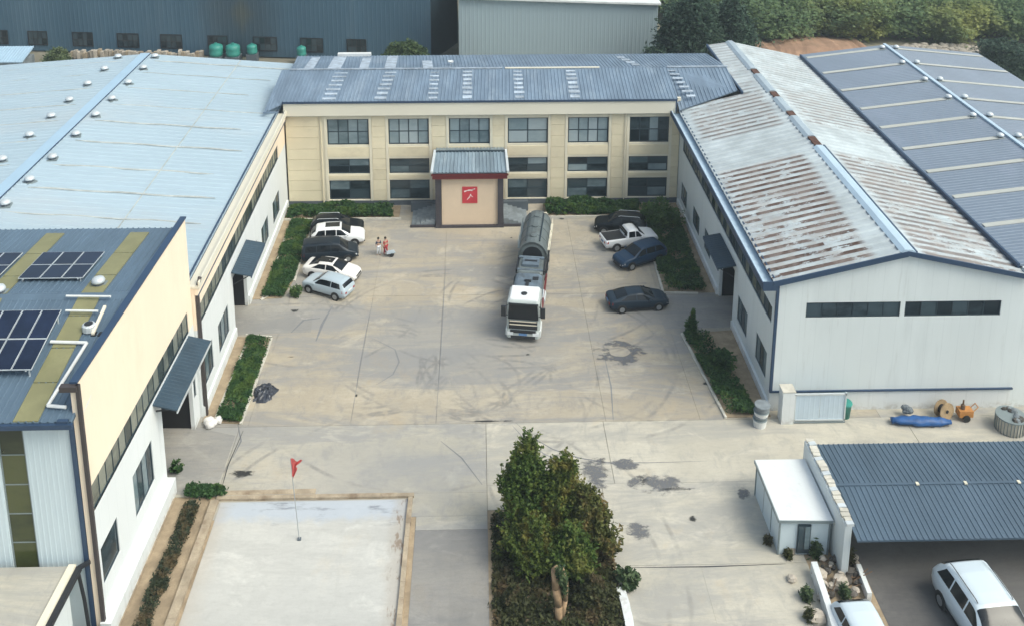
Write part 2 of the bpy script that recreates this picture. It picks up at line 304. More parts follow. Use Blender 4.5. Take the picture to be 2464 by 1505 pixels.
# ------------------------------------------------------------------ mesh helpers
ORI = {}
class MB:
    def __init__(s): s.v = []; s.f = []
    def add(s, vs, fs):
        b = len(s.v); s.v += [tuple(v) for v in vs]; s.f += [tuple(b + i for i in f) for f in fs]; return s
    def box(s, x0, y0, z0, x1, y1, z1):
        return s.add([(x0, y0, z0), (x1, y0, z0), (x1, y1, z0), (x0, y1, z0), (x0, y0, z1), (x1, y0, z1), (x1, y1, z1), (x0, y1, z1)],
                     [(0, 3, 2, 1), (4, 5, 6, 7), (0, 1, 5, 4), (1, 2, 6, 5), (2, 3, 7, 6), (3, 0, 4, 7)])
    def obox(s, o, u, n, u0, u1, n0, n1, z0, z1):
        """box on a wall frame: u along the wall, n outward, z up"""
        P = lambda a, b, c: (o[0] + u[0] * a + n[0] * b, o[1] + u[1] * a + n[1] * b, c)
        return s.add([P(u0, n0, z0), P(u1, n0, z0), P(u1, n1, z0), P(u0, n1, z0), P(u0, n0, z1), P(u1, n0, z1), P(u1, n1, z1), P(u0, n1, z1)],
                     [(0, 3, 2, 1), (4, 5, 6, 7), (0, 1, 5, 4), (1, 2, 6, 5), (2, 3, 7, 6), (3, 0, 4, 7)])
    def prism(s, poly, z0, z1):
        n = len(poly); vs = [(p[0], p[1], z0) for p in poly] + [(p[0], p[1], z1) for p in poly]
        return s.add(vs, [tuple(range(n, 2 * n)), tuple(range(n - 1, -1, -1))] + [(i, (i + 1) % n, n + (i + 1) % n, n + i) for i in range(n)])
    def hexa(s, b, t):
        return s.add(list(b) + list(t), [(3, 2, 1, 0), (4, 5, 6, 7), (0, 1, 5, 4), (1, 2, 6, 5), (2, 3, 7, 6), (3, 0, 4, 7)])
    def tube(s, a, b, r0, r1=None, n=10, cap=True):
        a, b = Vector(a), Vector(b); r1 = r0 if r1 is None else r1; d = (b - a).normalized()
        x = d.orthogonal().normalized(); y = d.cross(x); vs = []
        for p, r in ((a, r0), (b, r1)):
            for i in range(n):
                t = 2 * math.pi * i / n; vs.append(p + x * math.cos(t) * r + y * math.sin(t) * r)
        fs = [(i, (i + 1) % n, n + (i + 1) % n, n + i) for i in range(n)]
        if cap: fs += [tuple(range(n - 1, -1, -1)), tuple(range(n, 2 * n))]
        return s.add(vs, fs)
    def path(s, pts, r, n=8):
        for i in range(len(pts) - 1):
            s.tube(pts[i], pts[i + 1], r if not isinstance(r, list) else r[i], r if not isinstance(r, list) else r[i + 1], n)
        return s
    def lathe(s, prof, c=(0, 0, 0), n=14, axis='z'):
        vs = []
        for (r, h) in prof:
            for i in range(n):
                t = 2 * math.pi * i / n; a, b = math.cos(t) * r, math.sin(t) * r
                v = (a, b, h) if axis == 'z' else ((h, a, b) if axis == 'x' else (a, h, b))
                vs.append((v[0] + c[0], v[1] + c[1], v[2] + c[2]))
        fs = []
        for j in range(len(prof) - 1):
            for i in range(n):
                q = (j * n + i, j * n + (i + 1) % n, (j + 1) * n + (i + 1) % n, (j + 1) * n + i)
                fs.append(q if axis != 'y' else q[::-1])
        fs += [tuple(range(n - 1, -1, -1)), tuple(range((len(prof) - 1) * n, len(prof) * n))]
        return s.add(vs, fs)
    def corr(s, e0, e1, r0, r1, n, h=.05, th=.06, duty=.35):
        """ribbed sheet from the eave line e0-e1 to the ridge line r0-r1, ribs run from eave to ridge"""
        e0, e1, r0, r1 = map(Vector, (e0, e1, r0, r1)); nm = (e1 - e0).cross(r0 - e0).normalized()
        prof = [(0, 0)]
        for i in range(n):
            prof += [((i + 1 - duty) / n, 0), ((i + 1 - duty * .75) / n, h), ((i + 1 - duty * .25) / n, h), ((i + 1) / n, 0)]
        vs = []; K = len(prof)
        for t, hh in prof: vs.append(e0.lerp(e1, t) + nm * hh)
        for t, hh in prof: vs.append(r0.lerp(r1, t) + nm * hh)
        fs = [(i, i + 1, K + i + 1, K + i) for i in range(K - 1)]
        s.add(vs, fs)
        c = [e0, e1, r1, r0]
        s.add([p - nm * .002 for p in c] + [p - nm * th for p in c], [(7, 6, 5, 4), (0, 4, 5, 1), (1, 5, 6, 2), (2, 6, 7, 3), (3, 7, 4, 0)])
        return s
    def wall(s, o, u, n, u0, u1, z0, z1, holes=(), depth=.25, back=True):
        """flat wall with real openings (u0,u1,z0,z1) and their reveals"""
        us = sorted({u0, u1, *[h[0] for h in holes], *[h[1] for h in holes]}); zs = sorted({z0, z1, *[h[2] for h in holes], *[h[3] for h in holes]})
        us = [a for a in us if u0 - 1e-6 <= a <= u1 + 1e-6]; zs = [a for a in zs if z0 - 1e-6 <= a <= z1 + 1e-6]
        P = lambda a, c, d=0.: (o[0] + u[0] * a - n[0] * d, o[1] + u[1] * a - n[1] * d, c)
        for i in range(len(us) - 1):
            for j in range(len(zs) - 1):
                a, b, c, d = us[i], us[i + 1], zs[j], zs[j + 1]; cx, cz = (a + b) / 2, (c + d) / 2
                if any(h[0] < cx < h[1] and h[2] < cz < h[3] for h in holes): continue
                s.add([P(a, c), P(b, c), P(b, d), P(a, d)], [(0, 1, 2, 3)])
                if back: s.add([P(a, c, depth), P(b, c, depth), P(b, d, depth), P(a, d, depth)], [(3, 2, 1, 0)])
        for h in holes:
            a, b, c, d = max(h[0], u0), min(h[1], u1), max(h[2], z0), min(h[3], z1)
            if a >= b or c >= d: continue
            q = [(a, c), (b, c), (b, d), (a, d)]
            for i in range(4):
                p0, p1 = q[i], q[(i + 1) % 4]
                if i == 2 and d < h[3] - 1e-6 or i == 0 and c > h[2] + 1e-6: continue
                s.add([P(*p0), P(*p1), P(*p1, depth), P(*p0, depth)], [(0, 1, 2, 3)])
        e = [(u0, z0), (u1, z0), (u1, z1), (u0, z1)]
        for i in range(4):
            p0, p1 = e[i], e[(i + 1) % 4]
            s.add([P(*p0), P(*p1), P(*p1, depth), P(*p0, depth)], [(3, 2, 1, 0)])
        return s

def origin(p):
    while p is not None:
        if p.name in ORI: return ORI[p.name]
        p = p.parent
    return (0, 0, 0)
def build(mb, name, mat, parent=None, local=False, smooth=False, label=None, cat=None, group=None, kind=None):
    me = bpy.data.meshes.new(name); o3 = (0, 0, 0) if (local or parent is None) else origin(parent)
    me.from_pydata([(v[0] - o3[0], v[1] - o3[1], v[2] - o3[2]) for v in mb.v], [], mb.f); me.materials.append(mat)
    if smooth:
        me.polygons.foreach_set('use_smooth', [True] * len(me.polygons))
    me.update(); ob = bpy.data.objects.new(name, me); COL.objects.link(ob); ob.parent = parent
    tag(ob, label, cat, group, kind); return ob
def tag(ob, label=None, cat=None, group=None, kind=None):
    for k_, v_ in (('label', label), ('category', cat), ('group', group), ('kind', kind)):
        if v_: ob[k_] = v_
    return ob
def thing(name, label, cat, loc=(0, 0, 0), rot=0, group=None, kind=None):
    o = bpy.data.objects.new(name, None); COL.objects.link(o); o.location = loc; o.rotation_euler = (0, 0, rot)
    o.empty_display_size = .3; ORI[o.name] = tuple(loc); return tag(o, label, cat, group, kind)
def children(o): return [c for c in COL.objects if c.parent == o]
def copy_tree(o, parent=None):
    c = o.copy(); COL.objects.link(c); c.parent = parent
    for ch in list(o.children): copy_tree(ch, c)
    return c
UNIT = {}
def piece(name, mat, parent, center, size, rotz=0, label=None):
    """a plain box piece that shares one unit mesh per material"""
    key = (mat.name, name)
    if key not in UNIT:
        mb = MB(); mb.box(-.5, -.5, -.5, .5, .5, .5); me = bpy.data.meshes.new(name); me.from_pydata(mb.v, [], mb.f); me.materials.append(mat); UNIT[key] = me
    ob = bpy.data.objects.new(name, UNIT[key]); COL.objects.link(ob); ob.parent = parent; o3 = origin(parent)
    ob.location = (center[0] - o3[0], center[1] - o3[1], center[2] - o3[2]); ob.scale = size; ob.rotation_euler = (0, 0, rotz)
    if label: ob['label'] = label
    return ob
def window(parent, o, u, n, u0, u1, z0, z1, nx, nz, gl, fr=None, inset=.08, fw=.07, mw=.05, name='window', splits=None):
    """frame and mullions as one part, every pane a sub-part"""
    mb = MB(); fr = fr or m_frame
    mb.obox(o, u, n, u0, u0 + fw, -inset - .05, -inset + .03, z0, z1).obox(o, u, n, u1 - fw, u1, -inset - .05, -inset + .03, z0, z1)
    mb.obox(o, u, n, u0 + fw, u1 - fw, -inset - .05, -inset + .03, z0, z0 + fw).obox(o, u, n, u0 + fw, u1 - fw, -inset - .05, -inset + .03, z1 - fw, z1)
    us = [u0 + fw + (u1 - u0 - 2 * fw) * i / nx for i in range(nx + 1)]; zs = [z0 + fw + (z1 - z0 - 2 * fw) * i / nz for i in range(nz + 1)]
    for a in us[1:-1]: mb.obox(o, u, n, a - mw / 2, a + mw / 2, -inset - .045, -inset + .02, z0 + fw, z1 - fw)
    for c in zs[1:-1]: mb.obox(o, u, n, u0 + fw, u1 - fw, -inset - .04, -inset + .015, c - mw / 2, c + mw / 2)
    w = build(mb, name, fr, parent); rz = math.atan2(u[1], u[0])
    for i in range(nx):
        for j in range(nz):
            cu, cz = (us[i] + us[i + 1]) / 2, (zs[j] + zs[j + 1]) / 2
            g = gl(i, j) if callable(gl) else gl
            piece('pane', g, w, (o[0] + u[0] * cu - n[0] * (inset + .02), o[1] + u[1] * cu - n[1] * (inset + .02), cz), (us[i + 1] - us[i] - .01, .02, zs[j + 1] - zs[j] - .01), rz)
    return w
def leaf_mesh(name, pts, size, mat, parent=None, up=.55, aspect=1.8, seed=0, **kw):
    rs = np.random.RandomState(seed); N = len(pts); pts = np.asarray(pts, float)
    a = rs.normal(size=(N, 3)); a[:, 2] *= up; a /= np.linalg.norm(a, axis=1)[:, None]
    b = rs.normal(size=(N, 3)); b[:, 2] *= up; b -= (b * a).sum(1)[:, None] * a; b /= np.linalg.norm(b, axis=1)[:, None]
    s_ = size * (0.6 + .8 * rs.rand(N))[:, None]
    A = a * s_ * aspect / 2; B = b * s_ / 2
    o3 = np.array(origin(parent)) if parent else np.zeros(3)
    V = np.stack([pts - A, pts + B * .9, pts + A, pts - B * .9], 1).reshape(-1, 3) - o3
    me = bpy.data.meshes.new(name); me.vertices.add(4 * N); me.vertices.foreach_set('co', V.astype('f').ravel())
    me.loops.add(4 * N); me.loops.foreach_set('vertex_index', np.arange(4 * N, dtype='i'))
    me.polygons.add(N); me.polygons.foreach_set('loop_start', np.arange(0, 4 * N, 4, dtype='i'))
    me.update(calc_edges=True); me.validate(); me.materials.append(mat)
    ob = bpy.data.objects.new(name, me); COL.objects.link(ob); ob.parent = parent
    tag(ob, kw.get('label'), kw.get('cat'), kw.get('group'), kw.get('kind')); return ob
def blob_pts(blobs, rs, per=60, tight=.16, feather=0.):
    out = []
    for (cx, cy, cz, rx, ry, rz, nc) in blobs:
        d = rs.normal(size=(nc, 3)); d /= np.linalg.norm(d, axis=1)[:, None]
        rr = (.45 + .6 * rs.rand(nc) ** .6)[:, None]
        c = np.array([cx, cy, cz]) + d * rr * np.array([rx, ry, rz])
        sc = np.array([rx, ry, rz]) * tight * (.6 + .9 * rs.rand(nc))[:, None]
        k_ = (per * (.5 + rs.rand(nc))).astype(int)
        for i in range(nc):
            if feather:      # sprays: leaves strung along short upward and outward shoots
                ns = max(2, k_[i] // 14); q = rs.normal(size=(ns, 3)) * sc[i] * 1.25; dr = np.column_stack([d[i, 0] * .6 + rs.normal(size=ns) * .5, d[i, 1] * .6 + rs.normal(size=ns) * .5, np.abs(rs.normal(size=ns)) + .5]); dr /= np.linalg.norm(dr, axis=1)[:, None]
                t = rs.rand(ns, 14, 1) * feather * (.5 + rs.rand(ns, 1, 1)); out.append((c[i] + q[:, None] + dr[:, None] * t + rs.normal(size=(ns, 14, 3)) * .045).reshape(-1, 3))
            else: out.append(c[i] + rs.normal(size=(k_[i], 3)) * sc[i])
    return np.concatenate(out)
def inpoly(P, poly):
    x, y = P[:, 0], P[:, 1]; ins = np.zeros(len(P), bool); n = len(poly)
    for i in range(n):
        x0, y0 = poly[i]; x1, y1 = poly[(i + 1) % n]
        c = ((y0 > y) != (y1 > y)) & (x < (x1 - x0) * (y - y0) / (y1 - y0 + 1e-9) + x0); ins ^= c
    return ins
def hedge(name, poly, h, n, mat, label, seed, leaf=.11, group=None, parent=None, cat='hedge', z0=.05):
    rs = np.random.RandomState(seed); a = np.array(poly); lo, hi = a.min(0), a.max(0); n = int(n * 1.3)
    P = lo + (hi - lo) * rs.rand(int(n * 3), 2); P = P[inpoly(P, poly)][:n]
    # bumpy clumps: height set by the nearest clump centre
    cc = lo + (hi - lo) * rs.rand(int(max(6, (hi - lo).prod() * 1.1)), 2); ch = .55 + .55 * rs.rand(len(cc))
    d = np.linalg.norm(P[:, None] - cc[None], axis=2); k_ = d.argmin(1); dm = d.min(1)
    top = h * ch[k_] * np.clip(1.15 - dm * .55, .45, 1.1)
    thin = rs.rand(len(cc)) < .36; keep = ~(thin[k_] & (rs.rand(len(P)) < .88)); P, top = P[keep], top[keep]
    Z = z0 + top * (1 - .75 * rs.rand(len(P)) ** 2.2)
    q = np.column_stack([P, Z]); q[:, :2] += rs.normal(size=(len(P), 2)) * .08
    return leaf_mesh(name, q, leaf, mat, parent, seed=seed, label=label, cat=cat, group=group, kind=None)

# ------------------------------------------------------------------ the ground
mb = MB(); mb.add([(-900, -200, -.22), (1200, -200, -.22), (1200, 2200, -.22), (-900, 2200, -.22)], [(0, 1, 2, 3)])
build(mb, 'terrain', m_dirt, kind='structure')
yard = thing('yard', None, None, (0, 50, 0), kind='structure')
mb = MB(); mb.box(-60, 20, -.2, 75, 104, -.05); build(mb, 'joint_bed', m_groundin, yard)
GAP = .011
def slab(poly, mat, z=0., parent=yard, name='concrete_slab'):
    mb = MB(); c = (sum(p[0] for p in poly) / len(poly), sum(p[1] for p in poly) / len(poly)); q = []
    for p in poly:
        d = math.hypot(p[0] - c[0], p[1] - c[1]); q.append((p[0] + (c[0] - p[0]) / d * GAP * 1.4, p[1] + (c[1] - p[1]) / d * GAP * 1.4))
    mb.prism(q, -.06, z); return build(mb, name, mat, parent)
def grid(xs, ys, mat):
    for i in range(len(xs) - 1):
        for j in range(len(ys) - 1):
            slab([(xs[i], ys[j]), (xs[i + 1], ys[j]), (xs[i + 1], ys[j + 1]), (xs[i], ys[j + 1])], mat)
grid([-23.5, -14.9, -8.3, -2.7, 8.4, 14.6, 26.5], [55.4, 70.6, 86.4], m_court)
grid([-60, -23.5], [20, 55.4, 86.4], m_court); grid([26.5, 75], [55.4, 86.4, 104], m_front)
grid([-60, -23.5, 26.5], [86.4, 104], m_court)
grid([-23.5, -15.4, .55], [49.4, 55.4], m_front)
grid([.55, 8.2, 28, 75], [49.9, 55.4], m_pale)
slab([(-23.5, 20), (-15.4, 20), (-15.4, 49.4), (-23.5, 49.4)], m_soil, -.01)
slab([(-15.4, 47.6), (.55, 47.6), (.55, 49.4), (-15.4, 49.4)], m_front); slab([(-3.55, 46.6), (.55, 46.6), (.55, 47.6), (-3.55, 47.6)], m_front)
grid([-3.55, -1.5, .55], [20, 46.6], m_grey)
slab([(-15.4, 20), (-3.55, 20), (-3.55, 47.6), (-15.4, 47.6)], m_soil, -.01)
slab([(.55, 20), (7.4, 20), (7.4, 48), (.55, 48)], m_soil, -.01); slab([(.55, 48), (7.4, 48), (7.4, 49.9), (.55, 49.9)], m_pale)
slab([(7.4, 43.9), (17.8, 43.9), (17.8, 49.9), (7.4, 49.9)], m_pale); slab([(7.4, 20), (12, 20), (12, 43.9), (7.4, 43.9)], m_pale); slab([(12, 20), (17.8, 20), (17.8, 43.9), (12, 43.9)], m_pale)
slab([(17.8, 20), (20.9, 20), (20.9, 49.9), (17.8, 49.9)], m_soil, -.01)
slab([(20.6, 20), (75, 20), (75, 49.6), (19.8, 49.6), (19.8, 43.3), (20.6, 43.3)], m_asph); slab([(20.9, 49.6), (75, 49.6), (75, 49.9), (20.9, 49.9)], m_front)
mb = MB(); mb.prism([G(395, 1000), G(560, 740), G(640, 740), G(650, 800), G(560, 1010), G(540, 1180), G(395, 1180)], -.05, .004)
m_apron = concrete('worn concrete', (.30, .285, .26), (.37, .35, .315), (.24, .24, .24), .7)
# darker trodden aprons in front of the doors, run inside to darken doorway floors
for nm, pl in (('worn_apron', [(-23.2, 49.6), (-15.5, 49.6), (-15.5, 54.6), (-18.2, 55.4), (-23.2, 55.4)]), ('worn_apron', [(-22.3, 65.4), (-12.5, 65.8), (-12.8, 69.2), (-22.3, 69.6)]), ('worn_apron', [(23.6, 65.8), (14.2, 65.6), (13.8, 69.8), (23.6, 70)])):
    mb = MB(); mb.prism(pl, .002, .006); build(mb, nm, m_apron, yard)
def stain_mat(name, col, hole=0., amt=.75):
    m, nt, b = new_mat(name); k = NT(nt); b.inputs['Base Color'].default_value = (*col, 1); b.inputs['Roughness'].default_value = .75
    tc = k.node('ShaderNodeTexCoord'); v = k.node('ShaderNodeVectorMath', operation='SUBTRACT'); k.l.new(tc.outputs['Generated'], v.inputs[0]); v.inputs[1].default_value = (.5, .5, .0)
    sx = k.node('ShaderNodeSeparateXYZ'); k.l.new(v.outputs[0], sx.inputs[0])
    d = k.math('MULTIPLY', k.math('SQRT', k.math('ADD', k.math('MULTIPLY', sx.outputs[0], sx.outputs[0]), k.math('MULTIPLY', sx.outputs[1], sx.outputs[1]))), 2)
    dn = k.math('ADD', d, k.math('MULTIPLY', k.math('SUBTRACT', k.noise(1.0, 6, .68, (.8, 1.3, 1)), .5), 3.0))
    a = k.step(dn, .80, .36, 0, amt); a = k.math('MULTIPLY', a, k.step(k.noise(4, 5, .7), .25, .6, .6, 1))
    if hole: a = k.math('MULTIPLY', a, k.step(k.math('ADD', d, k.math('MULTIPLY', k.math('SUBTRACT', k.noise(2, 4, .6), .5), .12)), hole - .03, hole + .03))
    a = k.math('MULTIPLY', a, k.step(d, 1.0, .93)); k.l.new(a, b.inputs['Alpha']); return m
m_st = stain_mat('oil stain', (.145, .15, .165)); m_st_ring = stain_mat('oil stain ring', (.135, .14, .155), .34, .85); m_st_dark = stain_mat('dark grime', (.03, .03, .03), 0, 1)
def blotch(cx, cy, rx, ry, seed, mat=None, z=.008, hole=0, name='oil_stain', spik=.25):
    mat = m_st_ring if hole else (mat or m_st); mb = MB(); f = 1.7 if not hole else 1.15
    mb.add([(cx - rx * f, cy - ry * f, z), (cx + rx * f, cy - ry * f, z), (cx + rx * f, cy + ry * f, z), (cx - rx * f, cy + ry * f, z)], [(0, 1, 2, 3)])
    return build(mb, name, mat, yard)
x, y = G(1490, 845); blotch(x, y, 1.95, 1.6, 3, hole=.62, spik=.35)
for (a, b, rx, ry, sd_) in [(1432, 1135, .75, 1.0, 1), (1497, 1115, .75, .42, 2), (1585, 1163, 1.0, .65, 4), (1535, 1160, .45, .35, 6), (1537, 1274, .5, .5, 8), (1628, 1175, .9, .12, 12), (1785, 1187, .3, .42, 5)]:
    x, y = G(a, b); blotch(x, y, rx, ry, sd_)
for (a, b, rx, ry, sd_) in [(582, 1137, .5, .26, 21), (1270, 852, .17, .13, 22), (1662, 1248, .22, .22, 28), (1653, 819, .2, .1, 27), (1352, 527, .16, .12, 29), (1230, 572, .13, .1, 30), (1600, 662, .3, .1, 31), (708, 747, .35, .18, 32), (700, 858, .25, .06, 33), (857, 950, .08, .2, 34), (1700, 922, .5, .14, 35), (1180, 1012, .9, .05, 36)]:
    x, y = G(a, b); blotch(x, y, rx, ry, sd_, m_st_dark, name='dark_spot')
# dragged tyre marks left as thin rubber films
def skid(pts, w, mat=m_patch):
    P = [Vector((*G(*p), .0)) for p in pts]; mb = MB(); L, Rr = [], []
    for i, p in enumerate(P):
        d = (P[min(i + 1, len(P) - 1)] - P[max(i - 1, 0)]).normalized(); nn = Vector((-d.y, d.x, 0)) * w / 2
        f = math.sin(math.pi * (i + .3) / (len(P) - .4)); L.append(p + nn * f); Rr.append(p - nn * f)
    vs = [(*v.xy, .007) for v in L] + [(*v.xy, .007) for v in Rr]; n = len(P)
    mb.add(vs, [(n + i, n + i + 1, i + 1, i) for i in range(n - 1)]); build(mb, 'tyre_mark', mat, yard)
skid([(1240, 1015), (1275, 1048), (1330, 1080), (1390, 1100), (1460, 1112), (1560, 1112), (1700, 1108)], .10)
skid([(1232, 1022), (1262, 1056), (1310, 1092), (1370, 1115)], .08)
skid([(560, 1100), (580, 1060), (572, 1020)], .1); skid([(532, 1178), (548, 1120), (585, 1035)], .07, m_black)
skid([(845, 1012), (862, 900), (880, 800), (897, 720)], .05); skid([(1048, 1018), (1060, 850), (1066, 740), (1072, 640)], .06)
skid([(1512, 1364), (1700, 1362), (1890, 1355)], .07, m_black); skid([(760, 820), (775, 780), (800, 735)], .22); skid([(700, 800), (730, 770), (770, 765)], .2)
skid([(905, 925), (945, 900), (960, 870), (950, 840), (900, 815)], .12); skid([(1455, 862), (1470, 930), (1475, 1010)], .10)
skid([(1060, 1060), (1110, 1100), (1160, 1165)], .09)
# kerbs round the parking court
def kerb(pts, w, h, mat, name='kerb', parent=yard, n=None):
    P = [Vector((p[0], p[1], 0)) for p in pts]
    for i in range(len(P) - 1):
        a, b = P[i], P[i + 1]; Ln = (b - a).length; d = (b - a) / Ln; nn = Vector((-d.y, d.x, 0)) * w / 2; k_ = max(1, round(Ln / 1.0)); rz = math.atan2(d.y, d.x)
        for j in range(k_):
            c = a + d * (j + .5) * Ln / k_
            piece(name + '_stone', mat, parent, (c.x, c.y, h / 2 - .03), (Ln / k_ - .012, w + random.uniform(-.02, .02), h + .06 + random.uniform(-.015, .01)), rz + random.uniform(-.012, .012))
KL = -15.0
kerb([(KL, 83.4), (KL, 72.9)], .16, .13, m_kerb); kerb([(-15.4, 71.9), (-17.2, 70.2)], .14, .1, m_kerb)
kerb([(-15.25, 65.0), (-15.4, 55.6)], .16, .13, m_kerb); kerb([(-15.3, 65.2), (-17.3, 65.5)], .14, .1, m_kerb)
kerb([(-18, 83.6), (-7, 83.6)], .16, .13, m_kerb); kerb([(6.4, 83.6), (15.2, 83.6)], .16, .13, m_kerb)
kerb([(15.3, 79.5), (15.0, 70.6)], .16, .13, m_kerb); kerb([(15.0, 70.5), (17.8, 70.4)], .14, .1, m_kerb)
kerb([(15.35, 64.9), (16.3, 55.5)], .16, .13, m_kerb)
kerb([(-17.0, 65.3), (-17.2, 56.0)], .14, .08, m_kerb); kerb([(-17.1, 83), (-17.1, 70.3)], .14, .08, m_kerb)
# pad in front with its kerb of tan blocks
PADL = [(-14.9, 47.3), (-15.4, 20)]; PADR = [(-4.05, 47.5), (-4.05, 20)]
mb = MB(); mb.prism([(-15.2, 20), (-4.1, 20), (-4.1, 48.9), (-15.0, 48.9)], -.06, .02); pad = thing('concrete_pad', None, None, (-9.5, 40, 0), kind='structure'); build(mb, 'pad_slab', m_pad, pad)
kerb([(-15.3, 49.15), (-3.75, 49.15)], .27, .16, m_tan, parent=pad); kerb([(-3.95, 48.95), (-4.1, 24)], .27, .2, m_tan, parent=pad)
kerb([(-15.35, 48.95), (-15.75, 24)], .46, .2, m_tan, parent=pad)
mb = MB(); mb.prism([(-15.35, 49.5), (-9.6, 49.5), (-9.6, 49.9), (-15.3, 49.85)], .002, .01); build(mb, 'sand_drift', m_tan, yard)
kerb([(-17.9, 49.2), (-18.6, 24)], .25, .1, m_tan)

# ------------------------------------------------------------------ the long light-blue warehouse on the left
WX = -18.0
wing = thing('warehouse', 'long warehouse left of the court with pale blue roof and two rows of vents', 'warehouse', (-35, 78, 0))
U, N, O = (0, 1, 0), (1, 0, 0), (WX, 0)
SB, ST = 6.35, 7.65
wins = [(56.9, 59.5, 1.6, 3.8), (61.0, 63.8, 1.5, 3.7), (71.3, 73.6, 1.4, 3.5), (75.2, 77.9, 1.4, 3.5), (79.9, 82.8, 1.4, 3.5)]
door = (65.5, 69.5, 0, 4.7); strip = (56.7, 83.2, SB, ST)
mb = MB(); mb.wall(O, U, N, 56.45, 100.4, -.1, SB, wins + [door]); build(mb, 'wall', m_white, wing)
mb = MB(); mb.wall(O, U, N, 56.45, 100.4, SB, 9.35, [strip]); build(mb, 'upper_wall', m_cream, wing, label='cream upper wall above the ribbon windows')
for w in wins: window(wing, O, U, N, *w, 3, 1, lambda i, j: m_gl_d if (i) % 2 == 0 else m_gl_m)
window(wing, O, U, N, *strip, 28, 1, lambda i, j: m_gl_s, name='ribbon_window', fw=.06)
mb = MB(); mb.obox(O, U, N, 56.45, 65.4, 0, .13, -.05, .75).obox(O, U, N, 69.6, 86.2, 0, .13, -.05, .75); build(mb, 'base_band', m_white, wing)
mb = MB(); mb.wall((0, 100.4), (-1, 0, 0), (0, 1, 0), 18.01, 52, -.1, 9.2, []); mb.wall((0, 56.5), (1, 0, 0), (0, -1, 0), -52, -18.3, -.1, 9.3, []); mb.wall((-52, 0), (0, -1, 0), (-1, 0, 0), -100.4, -56.5, -.1, 9.2, []); build(mb, 'rear_wall', m_whiteR, wing)
RZ, EZ, RX = 11.05, 9.75, -34.95
mb = MB(); mb.corr((-18.35, 56.3, EZ), (-18.35, 99.7, EZ), (RX, 56.3, RZ), (RX, 99.7, RZ), 60, .045)
mb.corr((-52.3, 99.7, EZ), (-52.3, 56.3, EZ), (RX, 99.7, RZ), (RX, 56.3, RZ), 60, .045); build(mb, 'roof', m_lblue, wing)
mb = MB(); mb.hexa([(RX - .55, 56.2, RZ - .02), (RX + .55, 56.2, RZ - .02), (RX + .55, 99.8, RZ - .02), (RX - .55, 99.8, RZ - .02)], [(RX - .5, 56.2, RZ + .07), (RX + .5, 56.2, RZ + .07), (RX + .5, 99.8, RZ + .07), (RX - .5, 99.8, RZ + .07)])
build(mb, 'ridge_cap', m_lridge, wing); mb = MB(); mb.box(RX + .5, 56.2, RZ - .02, RX + .55, 99.8, RZ + .08); build(mb, 'ridge_flashing', m_navy, wing)
for yv in (98.6, 94.9, 90.5, 86.1, 82.1, 77.7, 73, 68.9, 65, 60.8):      # sealed laps across the sheets, one beside each vent row
    for sx in (1, -1):
        n_ = 11 + int(yv) % 3; xs = [RX + sx * (1.6 + t * 1.15) for t in range(n_)]; mb = MB()
        zf = lambda x: RZ - abs(x - RX) / 17 * 1.3
        ws = [.03 + .035 * ((i * 3 + int(yv * 2)) % 3) for i in range(n_)]; ws[0] = ws[-1] = .01; dy = [.07 * math.sin(i * 1.3 + yv) for i in range(n_)]
        vs = []
        for i, x in enumerate(xs):
            for (a_, h_) in ((-1, 0), (-1, .05), (1, .05), (1, 0)): vs.append((x, yv - .9 + dy[i] + a_ * ws[i], zf(x) + h_))
        mb.add(vs, [(i * 4 + j, i * 4 + 4 + j, i * 4 + 5 + j, i * 4 + 1 + j) if sx < 0 else (i * 4 + 1 + j, i * 4 + 5 + j, i * 4 + 4 + j, i * 4 + j) for i in range(n_ - 1) for j in range(3)])
        build(mb, 'lap_sealant', m_tan_line, wing)
mb = MB(); zl = RZ - (10.1 / 17) * 1.3; mb.box(RX + 10, 57, zl, RX + 10.07, 99.5, zl + .055); build(mb, 'sheet_joint', m_tan_line, wing)
# parapet gutter with cream fascia
mb = MB(); mb.box(-18.4, 56.4, 9.35, -17.62, 86.2, 9.5); mb.box(-17.72, 56.4, 9.5, -17.62, 86.2, 9.82); build(mb, 'gutter', m_fascia, wing)
mb = MB(); mb.box(-18.02, 56.45, 8.85, -17.78, 86.2, 9.34); build(mb, 'fascia', m_cream, wing)
mb = MB(); mb.box(-17.79, 56.45, 8.78, -17.74, 86.2, 8.86); mb.box(-18.52, 56.4, 9.5, -18.4, 86.2, 9.86); build(mb, 'gutter_edge', m_navy, wing)
mb = MB(); mb.box(-17.95, 56.5, .0, -17.75, 56.7, 8.8); mb.tube((-17.75, 56.55, 9.5), (-17.7, 56.9, 9.9), .12); build(mb, 'downpipe', m_dpipe, wing)
def canopy(parent, x0, x1, y0, y1, zt, zl, mat, side):
    mb = MB(); 
    e0, e1, r0, r1 = ((x1, y0, zl), (x1, y1, zl), (x0, y0, zt), (x0, y1, zt))
    if side > 0: mb.corr(e0, e1, r0, r1, int((y1 - y0) / .3), .03, .10)
    else: mb.corr(e1, e0, r1, r0, int((y1 - y0) / .3), .03, .10)
    c = build(mb, 'door_canopy', mat, parent)
    mb = MB(); xa, xb = min(x1, x1 - side * .06), max(x1, x1 - side * .06); mb.box(xa, y0, zl - .22, xb, y1, zl - .02); build(mb, 'canopy_rim', m_alu if mat is m_blk else m_navy, c)
    mb = MB()
    for yy in (y0 + .3, y1 - .35): mb.tube((x0, yy, zt - 1.2), (x1 - side * .2, yy, zl - .15), .04, n=6)
    build(mb, 'canopy_bracket', m_black, c)
m_canopy = M('canopy sheet', (.035, .065, .095), .5, var=.15)
canopy(wing, -17.95, -16.5, 65.1, 69.9, 5.45, 5.15, m_canopy, 1)
